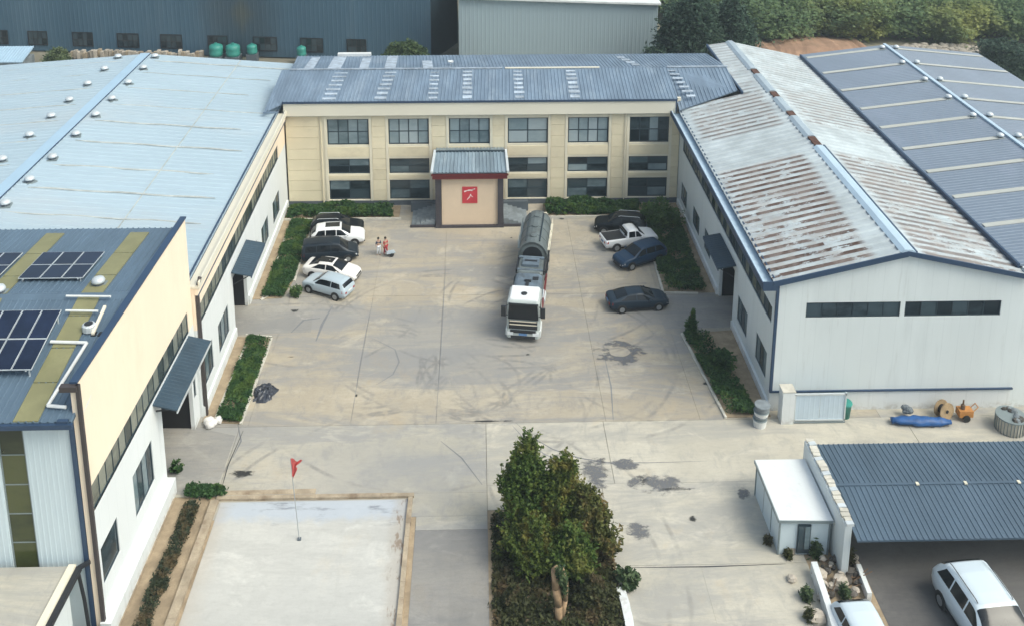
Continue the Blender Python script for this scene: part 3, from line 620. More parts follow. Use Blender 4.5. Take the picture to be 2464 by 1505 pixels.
m_void = M('shade black lining', (.012, .012, .014), .9)  # near-black colour stands in for the shade inside the doorways
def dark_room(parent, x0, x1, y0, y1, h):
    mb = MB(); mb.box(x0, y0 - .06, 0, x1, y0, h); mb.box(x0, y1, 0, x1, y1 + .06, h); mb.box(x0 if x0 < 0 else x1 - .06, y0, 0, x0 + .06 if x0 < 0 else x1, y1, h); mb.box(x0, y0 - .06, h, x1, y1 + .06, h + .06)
    build(mb, 'doorway_shade_lining', m_void, parent)
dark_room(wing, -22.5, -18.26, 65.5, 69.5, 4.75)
for k_, (vx, ys) in enumerate(((-33.6, (98.6, 94.9, 90.5, 86.1, 82.1, 77.7, 73, 68.9, 65)), (-37.5, (98.8, 94.9, 90.5, 86.1, 82.1, 77.8, 72.9)))):
    for j, yv in enumerate(ys):
        if k_ == 0 and j == 0:
            mb = MB(); z0 = RZ - abs(vx - RX) / 17 * 1.3
            ORI_v = (vx, yv, z0); vent0 = thing('roof_vent', None, 'roof vent', ORI_v)
            q = MB(); q.lathe([(.34, 0), (.30, .34), (.0, .34)], n=12); build(q, 'throat', m_plinth, vent0, local=True)
            q = MB(); q.lathe([(.22, .24), (.42, .26), (.44, .34), (.36, .48), (.2, .56), (.0, .58)], n=14); build(q, 'cap', m_alu, vent0, local=True, smooth=True)
            q = MB(); q.box(-.45, -.45, -.05, .45, .45, .07); build(q, 'base_flashing', m_frameB, vent0, local=True); v = vent0; vent0.scale = (.86, .86, .86)
        else:
            v = copy_tree(vent0); v.location = (vx, yv, RZ - abs(vx - RX) / 17 * 1.3); v.rotation_euler.z = random.uniform(0, 1)
        side = 'courtyard' if k_ == 0 else 'far'
        ordn = ['first', 'second', 'third', 'fourth', 'fifth', 'sixth', 'seventh', 'eighth', 'ninth'][j]
        v['label'] = f'{ordn} vent from the back on the {side} side of the pale blue roof ridge'; v['group'] = 'roof vents along the pale blue roof ridge'

# ------------------------------------------------------------------ tall front block with parapet, rotated a touch
blk = thing('factory_block', 'tall cream and white factory block with blue roof, solar panels and a blue door canopy', 'factory', (-24, 48, 0))
A, B = Vector((-18.2, 56.4)), Vector((-18.62, 40.3)); LB = (A - B).length; ub = (A - B) / LB
U, N, O = (ub.x, ub.y, 0), (ub.y, -ub.x, 0), (B.x, B.y)
ZP = 14.25; SB2, ST2 = 6.9, 8.35
wins = [(5.0, 7.9, 2.3, 4.9), (15.25, 15.7, 2.0, 4.3)]
door = (9.7, 14.95, 0, 6.1); low = (.6, 2.7, 2.4, 4.5); strip = (.4, 15.2, SB2, ST2)
mb = MB(); mb.wall(O, U, N, 0, LB, -.1, SB2, wins + [door, low]); build(mb, 'wall', m_white, blk)
mb = MB(); mb.wall(O, U, N, 0, LB, SB2, ZP, [strip]); build(mb, 'upper_wall', m_cream, blk, label='broad cream upper wall facing the court')
window(blk, O, U, N, *wins[0], 4, 1, lambda i, j: m_gl_d if i % 2 else m_gl_m); window(blk, O, U, N, *wins[1], 1, 1, m_gl_d)
window(blk, O, U, N, *low, 1, 1, m_gl_d, fw=.03, name='dark_hatch')
window(blk, O, U, N, *strip, 17, 1, lambda i, j: m_gl_s, name='ribbon_window')
mb = MB(); mb.obox(O, U, N, -.3, 9.55, 0, .55, -.1, 1.0); build(mb, 'base_band', m_white, blk)
mb = MB(); mb.obox(O, U, N, -.05, LB + .05, -.3, .07, ZP, ZP + .1); build(mb, 'parapet_coping', m_navy, blk)
# canopy over its door
def wpt(a, n_, z): return (O[0] + U[0] * a + N[0] * n_, O[1] + U[1] * a + N[1] * n_, z)
mb = MB(); mb.corr(wpt(8.5, 1.4, 6.35), wpt(15.1, 1.4, 6.35), wpt(8.5, 0, 6.7), wpt(15.1, 0, 6.7), 22, .03, .1); cn = build(mb, 'door_canopy', m_canopy, blk)
mb = MB(); mb.obox(O, U, N, 8.5, 15.1, 1.33, 1.4, 6.12, 6.33); build(mb, 'canopy_rim', m_alu, cn)
mb = MB(); [mb.tube(wpt(a, .05, 6.05), wpt(a, 1.3, 6.25), .05, n=6) for a in (8.8, 11.7, 14.9)]; build(mb, 'canopy_bracket', m_black, cn)
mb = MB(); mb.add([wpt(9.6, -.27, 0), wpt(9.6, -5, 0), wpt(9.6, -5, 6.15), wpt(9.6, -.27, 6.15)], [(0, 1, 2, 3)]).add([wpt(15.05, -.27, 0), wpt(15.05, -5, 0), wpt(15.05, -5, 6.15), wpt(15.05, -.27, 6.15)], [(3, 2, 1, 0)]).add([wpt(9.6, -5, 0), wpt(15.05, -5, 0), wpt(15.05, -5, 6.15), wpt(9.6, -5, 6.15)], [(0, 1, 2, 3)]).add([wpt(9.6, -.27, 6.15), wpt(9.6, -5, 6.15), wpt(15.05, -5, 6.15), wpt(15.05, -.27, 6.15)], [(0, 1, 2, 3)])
build(mb, 'doorway_shade_lining', m_void, blk)  # interior shade of the block door painted as a black lining
# roof: ridge across, back slope and long front slope
def zr(y): return 14.1 - (y - 48) * .6 / 8.6 if y > 48 else 14.1 - (48 - y) * 1.45 / 8.2
mb = MB(); mb.corr((-18.5, 56.6, zr(56.6)), (-46, 56.6, zr(56.6)), (-18.5, 48, 14.1), (-46, 48, 14.1), 80, .05, .15)
mb.corr((-46, 39.7, zr(39.7)), (-18.75, 39.7, zr(39.7)), (-46, 48, 14.1), (-18.75, 48, 14.1), 80, .05, .15); build(mb, 'roof', m_blk, blk)
mb = MB(); mb.hexa([(-46, 47.6, 14.04), (-18.6, 47.6, 14.04), (-18.6, 48.4, 14.04), (-46, 48.4, 14.04)], [(-46, 47.95, 14.2), (-18.6, 47.95, 14.2), (-18.6, 48.05, 14.2), (-46, 48.05, 14.2)]); build(mb, 'ridge_cap', m_blk, blk)
def on_roof(mb, x0, x1, ya, yb, h0, h1):
    ys = [ya] + ([48] if ya < 48 < yb else []) + [yb]
    for a, b in zip(ys, ys[1:]): mb.hexa([(x0, a, zr(a) + h0), (x1, a, zr(a) + h0), (x1, b, zr(b) + h0), (x0, b, zr(b) + h0)], [(x0, a, zr(a) + h1), (x1, a, zr(a) + h1), (x1, b, zr(b) + h1), (x0, b, zr(b) + h1)])
for (xa, w) in ((-21.45, 1.15), (-26.6, 1.1)):
    cuts = [39.72, 42.0, 44.2, 46.4, 48, 50.2, 53, 55.9]
    for a, b in zip(cuts, cuts[1:]):
        mb = MB(); on_roof(mb, xa, xa + w, a + .03, b - .03, -.02, .058 + .004 * (int(a) % 3)); build(mb, 'translucent_sheet', m_ochre, blk)
# front wall of the block
U2, N2, O2 = (1, 0, 0), (0, -1, 0), (0, 40.3)
mb = MB(); mb.wall(O2, U2, N2, -46, -18.62, -.1, 12.55, [(-22.6, -21.35, .5, 12.1)], back=False); build(mb, 'front_wall', m_clad, blk)
mb = MB(); [mb.box(x, 40.286, 3.9, x + .06, 40.305, 12.5) for x in np.arange(-21.25, -19.2, .25)]; [mb.box(x, 40.286, 3.9, x + .06, 40.305, 12.5) for x in np.arange(-46, -22.7, .25)]; build(mb, 'wall_rib', m_clad, blk)
window(blk, O2, U2, N2, -22.6, -21.35, .5, 12.1, 1, 7, glass('olive glass', (.02, .03, .012), (.075, .085, .03), .3, .8), fr=m_frameB, name='stair_window')
mb = MB(); mb.box(-19.12, 40.15, 0, -18.9, 40.34, 12.7); build(mb, 'corner_trim', m_navy, blk)
mb = MB(); mb.box(-18.88, 40.2, 0, -18.64, 40.36, 14.0); build(mb, 'corner_strip', m_cream, blk)
mb = MB(); mb.box(-18.6, 40.1, .2, -18.42, 40.28, 14.25); mb.box(-19.3, 40.0, 13.98, -18.5, 40.3, 14.25); build(mb, 'downpipe', m_dpipe, blk)
mb = MB(); mb.wall((0, 56.35), (-1, 0, 0), (0, 1, 0), 18.5, 46, 8, 13.3, [], back=False); mb.add([(-18.6, 40.4, 12.4), (-18.5, 56.3, 13.2), (-18.5, 48, 13.9)], [(0, 1, 2)]); build(mb, 'rear_wall', m_white, blk)
mb = MB(); mb.box(-19.4, 39.62, 12.42, -18.9, 39.8, 12.75); mb.box(-46, 39.55, 12.35, -18.7, 39.72, 12.6); build(mb, 'roof_edge', m_navy, blk)
# solar arrays
def solar(x0, y0, nx, ny, pw, ph, lift, label, tilt=0.):
    t = thing('solar_array', label, 'solar panels', (x0, y0, zr(y0)), group='solar arrays on the blue roof')
    sl = (zr(y0 + ny * ph) - zr(y0)) / (ny * ph)
    for i in range(nx):
        for j in range(ny):
            xa, ya = x0 + i * pw, y0 + j * ph; f = lambda y: zr(y0) + (y - y0) * (sl + tilt) + lift
            mb = MB(); q = lambda x, y, z: (x, y, f(y) + z)
            mb.hexa([q(xa + .02, ya + .02, 0), q(xa + pw - .02, ya + .02, 0), q(xa + pw - .02, ya + ph - .02, 0), q(xa + .02, ya + ph - .02, 0)], [q(xa + .02, ya + .02, .05), q(xa + pw - .02, ya + .02, .05), q(xa + pw - .02, ya + ph - .02, .05), q(xa + .02, ya + ph - .02, .05)])
            p = build(mb, 'panel_frame', m_alu, t); mb = MB(); b_ = .045
            mb.hexa([q(xa + b_, ya + b_, .04), q(xa + pw - b_, ya + b_, .04), q(xa + pw - b_, ya + ph - b_, .04), q(xa + b_, ya + ph - b_, .04)], [q(xa + b_, ya + b_, .056), q(xa + pw - b_, ya + b_, .056), q(xa + pw - b_, ya + ph - b_, .056), q(xa + b_, ya + ph - b_, .056)])
            build(mb, 'solar_cells', m_solar, p)
    mb = MB()
    for xx in (x0 + .2, x0 + nx * pw - .2):
        for yy in (y0 + .15, y0 + ny * ph - .15): mb.box(xx - .03, yy - .03, zr(yy) - .02, xx + .03, yy + .03, zr(y0) + (yy - y0) * (sl + tilt) + lift)
    for xx in (x0 + .3, x0 + nx * pw - .3):
        mb.hexa([(xx - .03, y0, zr(y0) + lift - .06), (xx + .03, y0, zr(y0) + lift - .06), (xx + .03, y0 + ny * ph, zr(y0) + ny * ph * (sl + tilt) + lift - .06), (xx - .03, y0 + ny * ph, zr(y0) + ny * ph * (sl + tilt) + lift - .06)], [(xx - .03, y0, zr(y0) + lift - .01), (xx + .03, y0, zr(y0) + lift - .01), (xx + .03, y0 + ny * ph, zr(y0) + ny * ph * (sl + tilt) + lift - .01), (xx - .03, y0 + ny * ph, zr(y0) + ny * ph * (sl + tilt) + lift - .01)])
    build(mb, 'support_rail', m_alu, t)
solar(-25.45, 49.5, 3, 2, 1.2, 1.65, .22, 'solar array of six panels between the two ochre strips behind the roof ridge')
solar(-31, 49.5, 4, 2, 1.1, 1.65, .22, 'solar array at the left picture edge behind the roof ridge')
solar(-26.6, 42.3, 5, 2, 1.0, 1.9, .45, 'large solar array on raised rails on the front slope of the blue roof', .05)
for i, (a, b, lb) in enumerate(((-20.85, 49.1, 'white domed vent on the blue roof beside the cream parapet'), (-25.9, 48.3, 'white domed vent at the left end of the blue roof ridge'))):
    v = copy_tree(vent0); v.location = (a, b, zr(b)); v.scale = (.85, .85, .9); v['label'] = lb; v['group'] = 'domed vents on the blue roof'; v.name = 'roof_vent'
t = thing('roof_pipe', 'white L-shaped drain pipe running down the blue roof to its front edge', 'pipe', (-19.8, 44, zr(44)))
mb = MB(); pts = [(-21.6, 44.5), (-19.75, 44.4), (-20.15, 40.5), (-19.25, 40.4)]; mb.path([(p[0], p[1], zr(p[1]) + .16) for p in pts], .085); build(mb, 'pipe', m_pipe, t)
mb = MB(); mb.path([(-21.6, 46.5, zr(46.5) + .3), (-19.9, 46.45, zr(46.4) + .3)], .06); mb.path([(-22, 47.6, zr(47.5) + .3), (-19.6, 47.5, zr(47.5) + .3), ], .06); build(mb, 'cross_pipe', m_pipe, t)
t = thing('roof_unit', 'small white fan unit with a leaning panel on the blue roof next to the parapet', 'fan unit', (-19.9, 45.2, zr(45.2)))
mb = MB(); mb.lathe([(.34, 0), (.34, .3), (.28, .36)], (-20.0, 45.4, zr(45.4) + .05), n=12); build(mb, 'fan_drum', m_alu, t)
mb = MB(); mb.lathe([(.22, 0), (.22, .02)], (-20.0, 45.4, zr(45.4) + .42), n=12); mb.box(-19.8, 45.0, zr(45) + .02, -19.2, 45.5, zr(45) + .06); build(mb, 'fan_grille', m_black, t)
mb = MB(); mb.hexa([(-19.75, 45.0, zr(45) + .1), (-19.6, 45.0, zr(45) + .1), (-19.5, 46.6, zr(46) + .5), (-19.65, 46.6, zr(46) + .5)], [(-19.75, 45.0, zr(45) + .2), (-19.6, 45.0, zr(45) + .2), (-19.5, 46.6, zr(46) + .6), (-19.65, 46.6, zr(46) + .6)]); build(mb, 'leaning_panel', m_trim, t)
# low annex roof in the bottom left corner
ann = thing('annex', 'low flat-roofed annex with cream rim and black gutter in the bottom left corner', 'annex', (-23, 37, 0))
mb = MB(); mb.prism([(-30, 24), (-20.25, 24), (-19.75, 39.9), (-30, 39.9)], 4.3, 4.5); build(mb, 'roof', m_pale, ann)
mb = MB(); mb.hexa([(-20.25, 24, 4.3), (-19.9, 24, 4.3), (-19.4, 39.9, 4.3), (-19.75, 39.9, 4.3)], [(-20.25, 24, 4.62), (-19.9, 24, 4.62), (-19.4, 39.9, 4.62), (-19.75, 39.9, 4.62)]); build(mb, 'rim', m_trim, ann)
mb = MB(); mb.hexa([(-19.9, 24, 4.25), (-19.65, 24, 4.25), (-19.15, 39.9, 4.25), (-19.4, 39.9, 4.25)], [(-19.9, 24, 4.5), (-19.65, 24, 4.5), (-19.15, 39.9, 4.5), (-19.4, 39.9, 4.5)]); mb.path([(-19.3, 39.8, 4.3), (-19.2, 39.9, 2.6), (-19.1, 39.9, 0)], .09); mb.path([(-19.3, 39.9, 4.4), (-18.8, 40.05, 4.6)], .12); build(mb, 'gutter', m_black, ann)
mb = MB(); mb.prism([(-30, 24), (-20.1, 24), (-19.7, 39.5), (-30, 39.5)], -.1, 4.3); build(mb, 'wall', m_whiteR, ann)
t = thing('concrete_plinth', 'brown topped low plinth with dark edge against the foot of the factory block', 'plinth', (-18.9, 38.5, 0))
mb = MB(); mb.box(-19.35, 36.5, 0, -18.3, 39.6, 1.0); build(mb, 'plinth_body', m_black, t); mb = MB(); mb.box(-19.2, 36.5, 1.0, -18.3, 39.5, 1.06); build(mb, 'plinth_top', m_grey, t)

# ------------------------------------------------------------------ the cream back building across the end of the court
back = thing('office_building', 'three-storey cream office building across the end of the court with slate blue roof', 'office building', (0, 93, 0))
U, N, O = (1, 0, 0), (0, -1, 0), (0, 86.5)
cols = [(-14.0, -10.1), (-8.25, -4.45), (-2.55, 1.3), (3.0, 6.8), (8.7, 12.55), (14.55, 18.3)]
rows = [(.55, 2.55), (3.2, 4.75), (6.15, 8.75)]
holes = [(a, b, c, d) for (a, b) in cols for (c, d) in rows]
mb = MB(); mb.wall(O, U, N, -17.9, 19.3, .45, 10.6, holes, .3); build(mb, 'wall', m_trim, back)
mb = MB(); mb.obox(O, U, N, -17.9, 19.3, -.3, .1, -.1, .46); build(mb, 'base_course', m_plinth, back)
gsel = {(0, 2): m_gl_m, (1, 2): m_gl_l, (2, 2): m_gl_m, (3, 2): m_gl_l, (4, 2): m_gl_l, (5, 2): m_gl_d}
for i, (a, b) in enumerate(cols):
    for j, (c, d) in enumerate(rows):
        if j == 2: nx, nz = (4, 2) if i != 3 else (2, 2)
        else: nx, nz = 2, 2
        def pick(p, q, i=i, j=j):
            if j == 2: return gsel[(i, 2)] if not (i == 5 and p in (2,)) else m_gl_m
            return (m_gl_d, m_gl_m, m_gl_d)[(i + p * 2 + q * (j + 1)) % 3]
        window(back, O, U, N, a, b, c, d, nx, nz, pick, fw=.11, mw=.09, inset=.16)
# siding boards between the window bays, one object each
bands = [.47, 1.55, 2.6, 3.65, 4.75, 5.8, 6.95, 8.05, 9.15]
bays = [(-17.85, -14.75, 1)] + [(-9.8, -8.55, 0), (-4.15, -2.85, 0), (1.6, 2.7, 0), (7.1, 8.4, 0), (12.85, 14.0, 0), (18.5, 19.28, 0)]
for (a, b, _) in bays:
    for z0, z1 in zip(bands, bands[1:]): piece('siding_board', m_panel, back, ((a + b) / 2, 86.5 - .03, (z0 + z1) / 2), (b - a - .02, .06, z1 - z0 - .028))
for (a, b) in cols:
    for (z0, z1) in ((4.95, 5.95), (2.68, 3.08)): piece('siding_board', m_panel, back, ((a + b) / 2, 86.5 - .02, (z0 + z1) / 2), (b - a, .04, z1 - z0 - .04))
mb = MB()
for (a, b) in cols: mb.box(a - .26, 86.42, .46, a - .04, 86.5, 9.2).box(b + .04, 86.42, .46, b + .26, 86.5, 9.2)
build(mb, 'pilaster', m_trim, back)
mb = MB(); mb.box(-17.9, 86.05, 9.25, 18.75, 86.5, 10.55); build(mb, 'fascia', m_fascia, back)
mb = MB(); mb.box(-17.95, 85.95, 10.5, 18.85, 86.2, 10.68); mb.box(18.75, 86.0, 9.3, 18.85, 86.5, 10.6); build(mb, 'eaves_gutter', m_navy, back)
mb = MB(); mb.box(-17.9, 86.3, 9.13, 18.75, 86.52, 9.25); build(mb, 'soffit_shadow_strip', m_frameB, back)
for xx in (-14.55, 14.15):
    mb = MB(); mb.tube((xx, 86.36, .3), (xx, 86.36, 9.2), .06); build(mb, 'downpipe', m_trim if xx > 0 else m_panel, back)
mb = MB(); mb.wall((0, 99.4), (-1, 0, 0), (0, 1, 0), -19.3, 17.9, -.1, 10.4, [], back=False); mb.wall((19.3, 0), (0, 1, 0), (1, 0, 0), 86.5, 99.4, 8, 10.3, [], back=False); mb.wall((-17.9, 0), (0, -1, 0), (-1, 0, 0), -99.4, -86.5, -.1, 10.3, [], back=False); build(mb, 'rear_wall', m_trim, back)
BR, BY, BF = 11.9, 91.6, 99.6
def zb(y): return 10.7 + (y - 86) * (BR - 10.7) / (BY - 86) if y < BY else BR - (y - BY) * 1.2 / (BF - BY)
mb = MB(); mb.corr((-18.5, 86, 10.7), (18.9, 86, 10.7), (-18.1, BY, BR), (18.9, BY, BR), 110, .05, .1); mb.corr((24.8, BF, 10.7), (-18.9, BF, 10.7), (24.8, BY, BR), (-18.1, BY, BR), 125, .05, .1)
mb.corr((18.95, 85.3, 9.85), (24.75, 87.0, 11.12), (18.9, BY, BR), (24.8, BY, BR), 16, .05, .1); build(mb, 'roof', m_sblue, back)
mb = MB(); mb.corr((-19.3, 84.3, 10.35), (-18.0, 85.6, 10.6), (-19.0, BY, BR), (-18.1, BY, BR), 4, .04, .08); mb.box(-19.35, 84.2, 10.28, -18.0, 84.35, 10.4); build(mb, 'roof_corner', m_sblue, back)
for (x0, x1) in ((-18.1, 2.6), (2.9, 12.2), (18.9, 24.9)):
    mb = MB(); mb.box(x0, BY - .13, BR + .02, x1, BY + .13, BR + .10); build(mb, 'ridge_cap', m_skyp if x0 != 2.9 else m_fascia, back)
for cx, w, side in ((-13.7, 1.35, 0), (-8.9, 1.2, 0), (-4.0, .95, 0), (-.8, .95, 0), (4.1, .95, 0), (9.3, 1.05, 0), (16, .9, 1), (20.2, 1.0, 0)):
    ys = [86.15, 86.95, 87.75, 88.5, 89.25, 90.0, 90.7, 91.3] if side == 0 else [92.4, 93.8, 95.2, 96.6, 98]
    for j in range(len(ys) - 1):
        a, b = ys[j] + .14, ys[j + 1] - .2 * (1 + (j * 3 + int(cx)) % 3 * .4); sh = (0.0 if side == 0 else -.12 * j) + (j * .10 if cx < -8 else (j * -.16 if cx > 15 else 0)); mb = MB()
        w2 = w * (.85 + .15 * ((j * 5 + int(cx * 3)) % 3) / 2)
        mb.hexa([(cx - w2 / 2 + sh, a, zb(a) + .02), (cx + w2 / 2 + sh, a, zb(a) + .02), (cx + w2 / 2 + sh, b, zb(b) + .02), (cx - w2 / 2 + sh, b, zb(b) + .02)], [(cx - w2 / 2 + sh, a, zb(a) + .065), (cx + w2 / 2 + sh, a, zb(a) + .065), (cx + w2 / 2 + sh, b, zb(b) + .065), (cx - w2 / 2 + sh, b, zb(b) + .065)])
        build(mb, 'translucent_patch', m_skyp, back)
for (x0, x1, ya, yb) in ((-16.9, -16.0, 92, 98.5), (-14.6, -13.3, 92, 98.8), (-11.5, -10.6, 92, 98), (-9.0, -7.9, 91.9, 99), (-5.2, -4.2, 92, 96)):
    mb = MB(); mb.hexa([(x0, ya, zb(ya) + .02), (x1, ya, zb(ya) + .02), (x1 - .3, yb, zb(yb) + .02), (x0 - .3, yb, zb(yb) + .02)], [(x0, ya, zb(ya) + .06), (x1, ya, zb(ya) + .06), (x1 - .3, yb, zb(yb) + .06), (x0 - .3, yb, zb(yb) + .06)]); build(mb, 'translucent_patch', m_skyp, back)
t = thing('roof_dish', 'small white dish on the slate roof ridge above the porch', 'dish', (-2.5, 93.6, zb(93.6)))
mb = MB(); mb.lathe([(.04, 0), (.04, .3), (.28, .34), (.3, .44), (.0, .38)], (-2.5, 93.6, zb(93.6)), n=10); build(mb, 'dish_bowl', m_pipe, t)
mb = MB(); mb.box(-14.6, 99.2, 10.62, -11.1, 99.75, 11.05); tag(build(mb, 'white_box', m_pipe), 'long white box lying on the far eaves of the slate roof', 'box')

# porch with red beam and sign screen
por = thing('entrance_porch', 'entrance porch with blue roof, red beam and peach screen wall bearing a red square sign', 'porch', (-.6, 83.5, 0))
mb = MB(); mb.box(-3.15, 81.95, .2, 1.95, 82.15, 4.95); build(mb, 'screen_wall', m_screen, por)
for xx in (-3.45, 2.2):
    mb = MB(); mb.box(xx - .26, 81.75, 0, xx + .26, 82.3, 4.92); build(mb, 'pillar', m_pillar, por)
for xx in (-3.45, 2.2):
    mb = MB(); mb.box(xx - .2, 85.7, 0, xx + .2, 86.2, 5.0); build(mb, 'pillar', m_pillar, por)
mb = MB(); mb.box(-3.7, 81.7, -.02, 2.5, 82.35, .22); build(mb, 'sill', m_pillar, por)
mb = MB(); mb.box(-3.95, 81.5, 4.9, 2.8, 82.2, 5.58); mb.box(-4.05, 81.42, 5.25, 2.9, 81.5, 5.42); build(mb, 'red_beam', m_red, por)
mb = MB(); mb.box(-3.95, 82.2, 4.9, -3.65, 86.3, 5.5).box(2.5, 82.2, 4.9, 2.8, 86.3, 5.5); build(mb, 'side_beam', m_red, por)
mb = MB(); mb.corr((-3.95, 81.35, 5.62), (2.75, 81.35, 5.62), (-3.75, 84.3, 6.35), (2.65, 84.3, 6.35), 20, .06, .1, .4); mb.corr((2.65, 86.4, 5.8), (-3.75, 86.4, 5.8), (2.65, 84.3, 6.35), (-3.75, 84.3, 6.35), 20, .06, .1, .4); build(mb, 'roof', m_porch, por)
for a, b in (((-4.1, 81.3, 5.58), (-3.9, 84.3, 6.36)), ((2.75, 81.3, 5.58), (2.65, 84.3, 6.36))):
    mb = MB(); mb.hexa([(a[0], a[1], a[2]), (a[0] + .22, a[1], a[2]), (b[0] + .2, b[1], b[2]), (b[0], b[1], b[2])], [(a[0], a[1], a[2] + .2), (a[0] + .22, a[1], a[2] + .2), (b[0] + .2, b[1], b[2] + .2), (b[0], b[1], b[2] + .2)]); build(mb, 'gable_trim', m_alu, por)
mb = MB(); mb.box(-3.95, 84.2, 6.32, 2.85, 84.4, 6.46); build(mb, 'ridge_cap', m_frame, por)
mb = MB(); mb.box(-1.28, 81.9, 2.35, .1, 81.95, 3.95); sg = build(mb, 'sign', m_sign, por)
mb = MB()     # the two loose white brush marks on the red square
def stroke(pts, w):
    for (a, b) in zip(pts, pts[1:]):
        d = Vector((b[0] - a[0], 0, b[1] - a[1])); nn = Vector((-d.z, 0, d.x)).normalized() * w / 2
        mb.add([(a[0] - nn.x, 81.885, a[1] - nn.z), (b[0] - nn.x * .5, 81.885, b[1] - nn.z * .5), (b[0] + nn.x * .5, 81.885, b[1] + nn.z * .5), (a[0] + nn.x, 81.885, a[1] + nn.z), (a[0] - nn.x, 81.9, a[1] - nn.z), (b[0] - nn.x * .5, 81.9, b[1] - nn.z * .5), (b[0] + nn.x * .5, 81.9, b[1] + nn.z * .5), (a[0] + nn.x, 81.9, a[1] + nn.z)], [(0, 1, 2, 3), (0, 4, 5, 1), (2, 6, 7, 3), (1, 5, 6, 2), (3, 7, 4, 0)])
stroke([(-1.1, 3.5), (-.75, 3.62), (-.35, 3.66), (-.1, 3.78)], .14); stroke([(-.2, 3.72), (-.45, 3.55)], .09); stroke([(-.5, 3.25), (-.62, 2.95), (-.85, 2.7)], .1); stroke([(-.48, 3.1), (-.3, 2.95)], .07)
build(mb, 'brush_mark', m_signw, sg)
for sx, nm in ((-1, 'left'), (1, 'right')):
    x_in = -3.75 if sx < 0 else 2.5; t = thing('stone_steps', f'grey stone steps on the {nm} side of the entrance porch', 'steps', (x_in + sx, 83.2, 0), group='steps beside the porch')
    for j in range(5):
        xa = x_in + sx * .42 * (4 - j) ; xb = x_in + sx * .42 * (5 - j)
        piece('step', m_stone, t, (x_in + sx * .22 * (5 - j), 83.5, .08 + j * .15), (.44 * (5 - j), 3.0, .15))
    mb = MB(); mb.box(min(x_in, x_in + sx * 2.3), 81.85, 0, max(x_in, x_in + sx * 2.3), 82.02, .22); build(mb, 'step_edge', m_pillar, t)
    mb = MB(); mb.box(min(x_in, x_in + sx * 2.4), 84.95, 0, max(x_in, x_in + sx * 2.4), 85.3, .95); build(mb, 'side_wall', m_plinth, t)

# ------------------------------------------------------------------ the workshop on the right with the rusting roof
rw = thing('workshop', 'white workshop right of the court with rusting corrugated roof and gable window strip', 'workshop', (27, 75, 0))
XR = 19.35; U, N, O = (0, -1, 0), (-1, 0, 0), (XR, 0)
wins = [(-59.9, -57.4, 1.5, 3.5), (-64.7, -62.1, 1.4, 3.4), (-75.4, -73.2, 1.3, 3.2), (-79.9, -77.3, 1.2, 3.0), (-84.9, -82.4, 1.1, 2.9)]
door = (-70, -65.9, 0, 4.6); strip = (-85, -57, 5.95, 7.15)
mb = MB(); mb.wall(O, U, N, -100.5, -56.46, -.1, 9.3, wins + [door, strip]); build(mb, 'wall', m_whiteR, rw)
for w in wins: window(rw, O, U, N, *w, 3, 1, lambda i, j: m_gl_d if i % 2 else m_gl_m)
window(rw, O, U, N, *strip, 30, 1, lambda i, j: m_gl_s if i % 2 else m_gl_d, name='ribbon_window')
U, N, O = (1, 0, 0), (0, -1, 0), (0, 56.2)
mb = MB(); mb.wall(O, U, N, XR, 35.35, 1.5, 9.6, [(21.3, 27.45, 6.85, 7.95), (27.75, 34.05, 6.85, 7.95)]); mb.add([(XR, 56.2, 9.6), (35.35, 56.2, 9.6), (27.5, 56.2, 11.35), (XR, 56.45, 9.6), (35.35, 56.45, 9.6), (27.5, 56.45, 11.35)], [(0, 1, 2), (5, 4, 3)]); build(mb, 'gable_wall', m_whiteR, rw)
mb = MB(); mb.wall(O, U, N, XR - .05, 35.45, -.1, 1.45, [], .35); build(mb, 'lower_wall', m_white, rw)
mb = MB(); mb.box(XR - .08, 56.08, 1.43, 35.5, 56.2, 1.53); build(mb, 'drip_band', m_navy, rw)
window(rw, O, U, N, 21.3, 27.45, 6.85, 7.95, 6, 1, lambda i, j: m_gl_d, name='gable_window'); window(rw, O, U, N, 27.75, 34.05, 6.85, 7.95, 6, 1, lambda i, j: m_gl_d, name='gable_window')
mb = MB(); mb.wall((35.345, 0), (0, 1, 0), (1, 0, 0), 56.6, 100.2, -.1, 9.5, [], back=False); mb.wall((0, 100.5), (-1, 0, 0), (0, 1, 0), -35.35, -XR, -.1, 9.6, [], back=False); build(mb, 'rear_wall', m_whiteR, rw)
Rz, El, Er, Rx = 11.6, 9.55, 9.8, 27.5
mb = MB(); n1 = 38; mb.corr((19.0, 86.4, El), (19.0, 56.0, El), (Rx, 86.4, Rz), (Rx, 56.0, Rz), n1, .09, .08, .45)
zc = El + (25.1 - 19.0) / (Rx - 19.0) * (Rz - El); mb.corr((25.1, 100.8, zc + .25), (25.1, 86.4, zc + .12), (Rx, 100.8, Rz), (Rx, 86.4, Rz), 18, .05, .08, .45)
mb.corr((35.6, 56.0, Er), (35.6, 100.8, Er), (Rx, 56.0, Rz), (Rx, 100.8, Rz), 56, .07, .08, .45); build(mb, 'roof', m_rust, rw)
mb = MB(); mb.hexa([(24.95, 86.3, zc - .1), (25.12, 86.3, zc - .1), (25.12, 100.8, zc - .0), (24.95, 100.8, zc - .0)], [(24.95, 86.3, zc + .22), (25.12, 86.3, zc + .22), (25.12, 100.8, zc + .35), (24.95, 100.8, zc + .35)]); build(mb, 'valley_flashing', m_navy, rw)
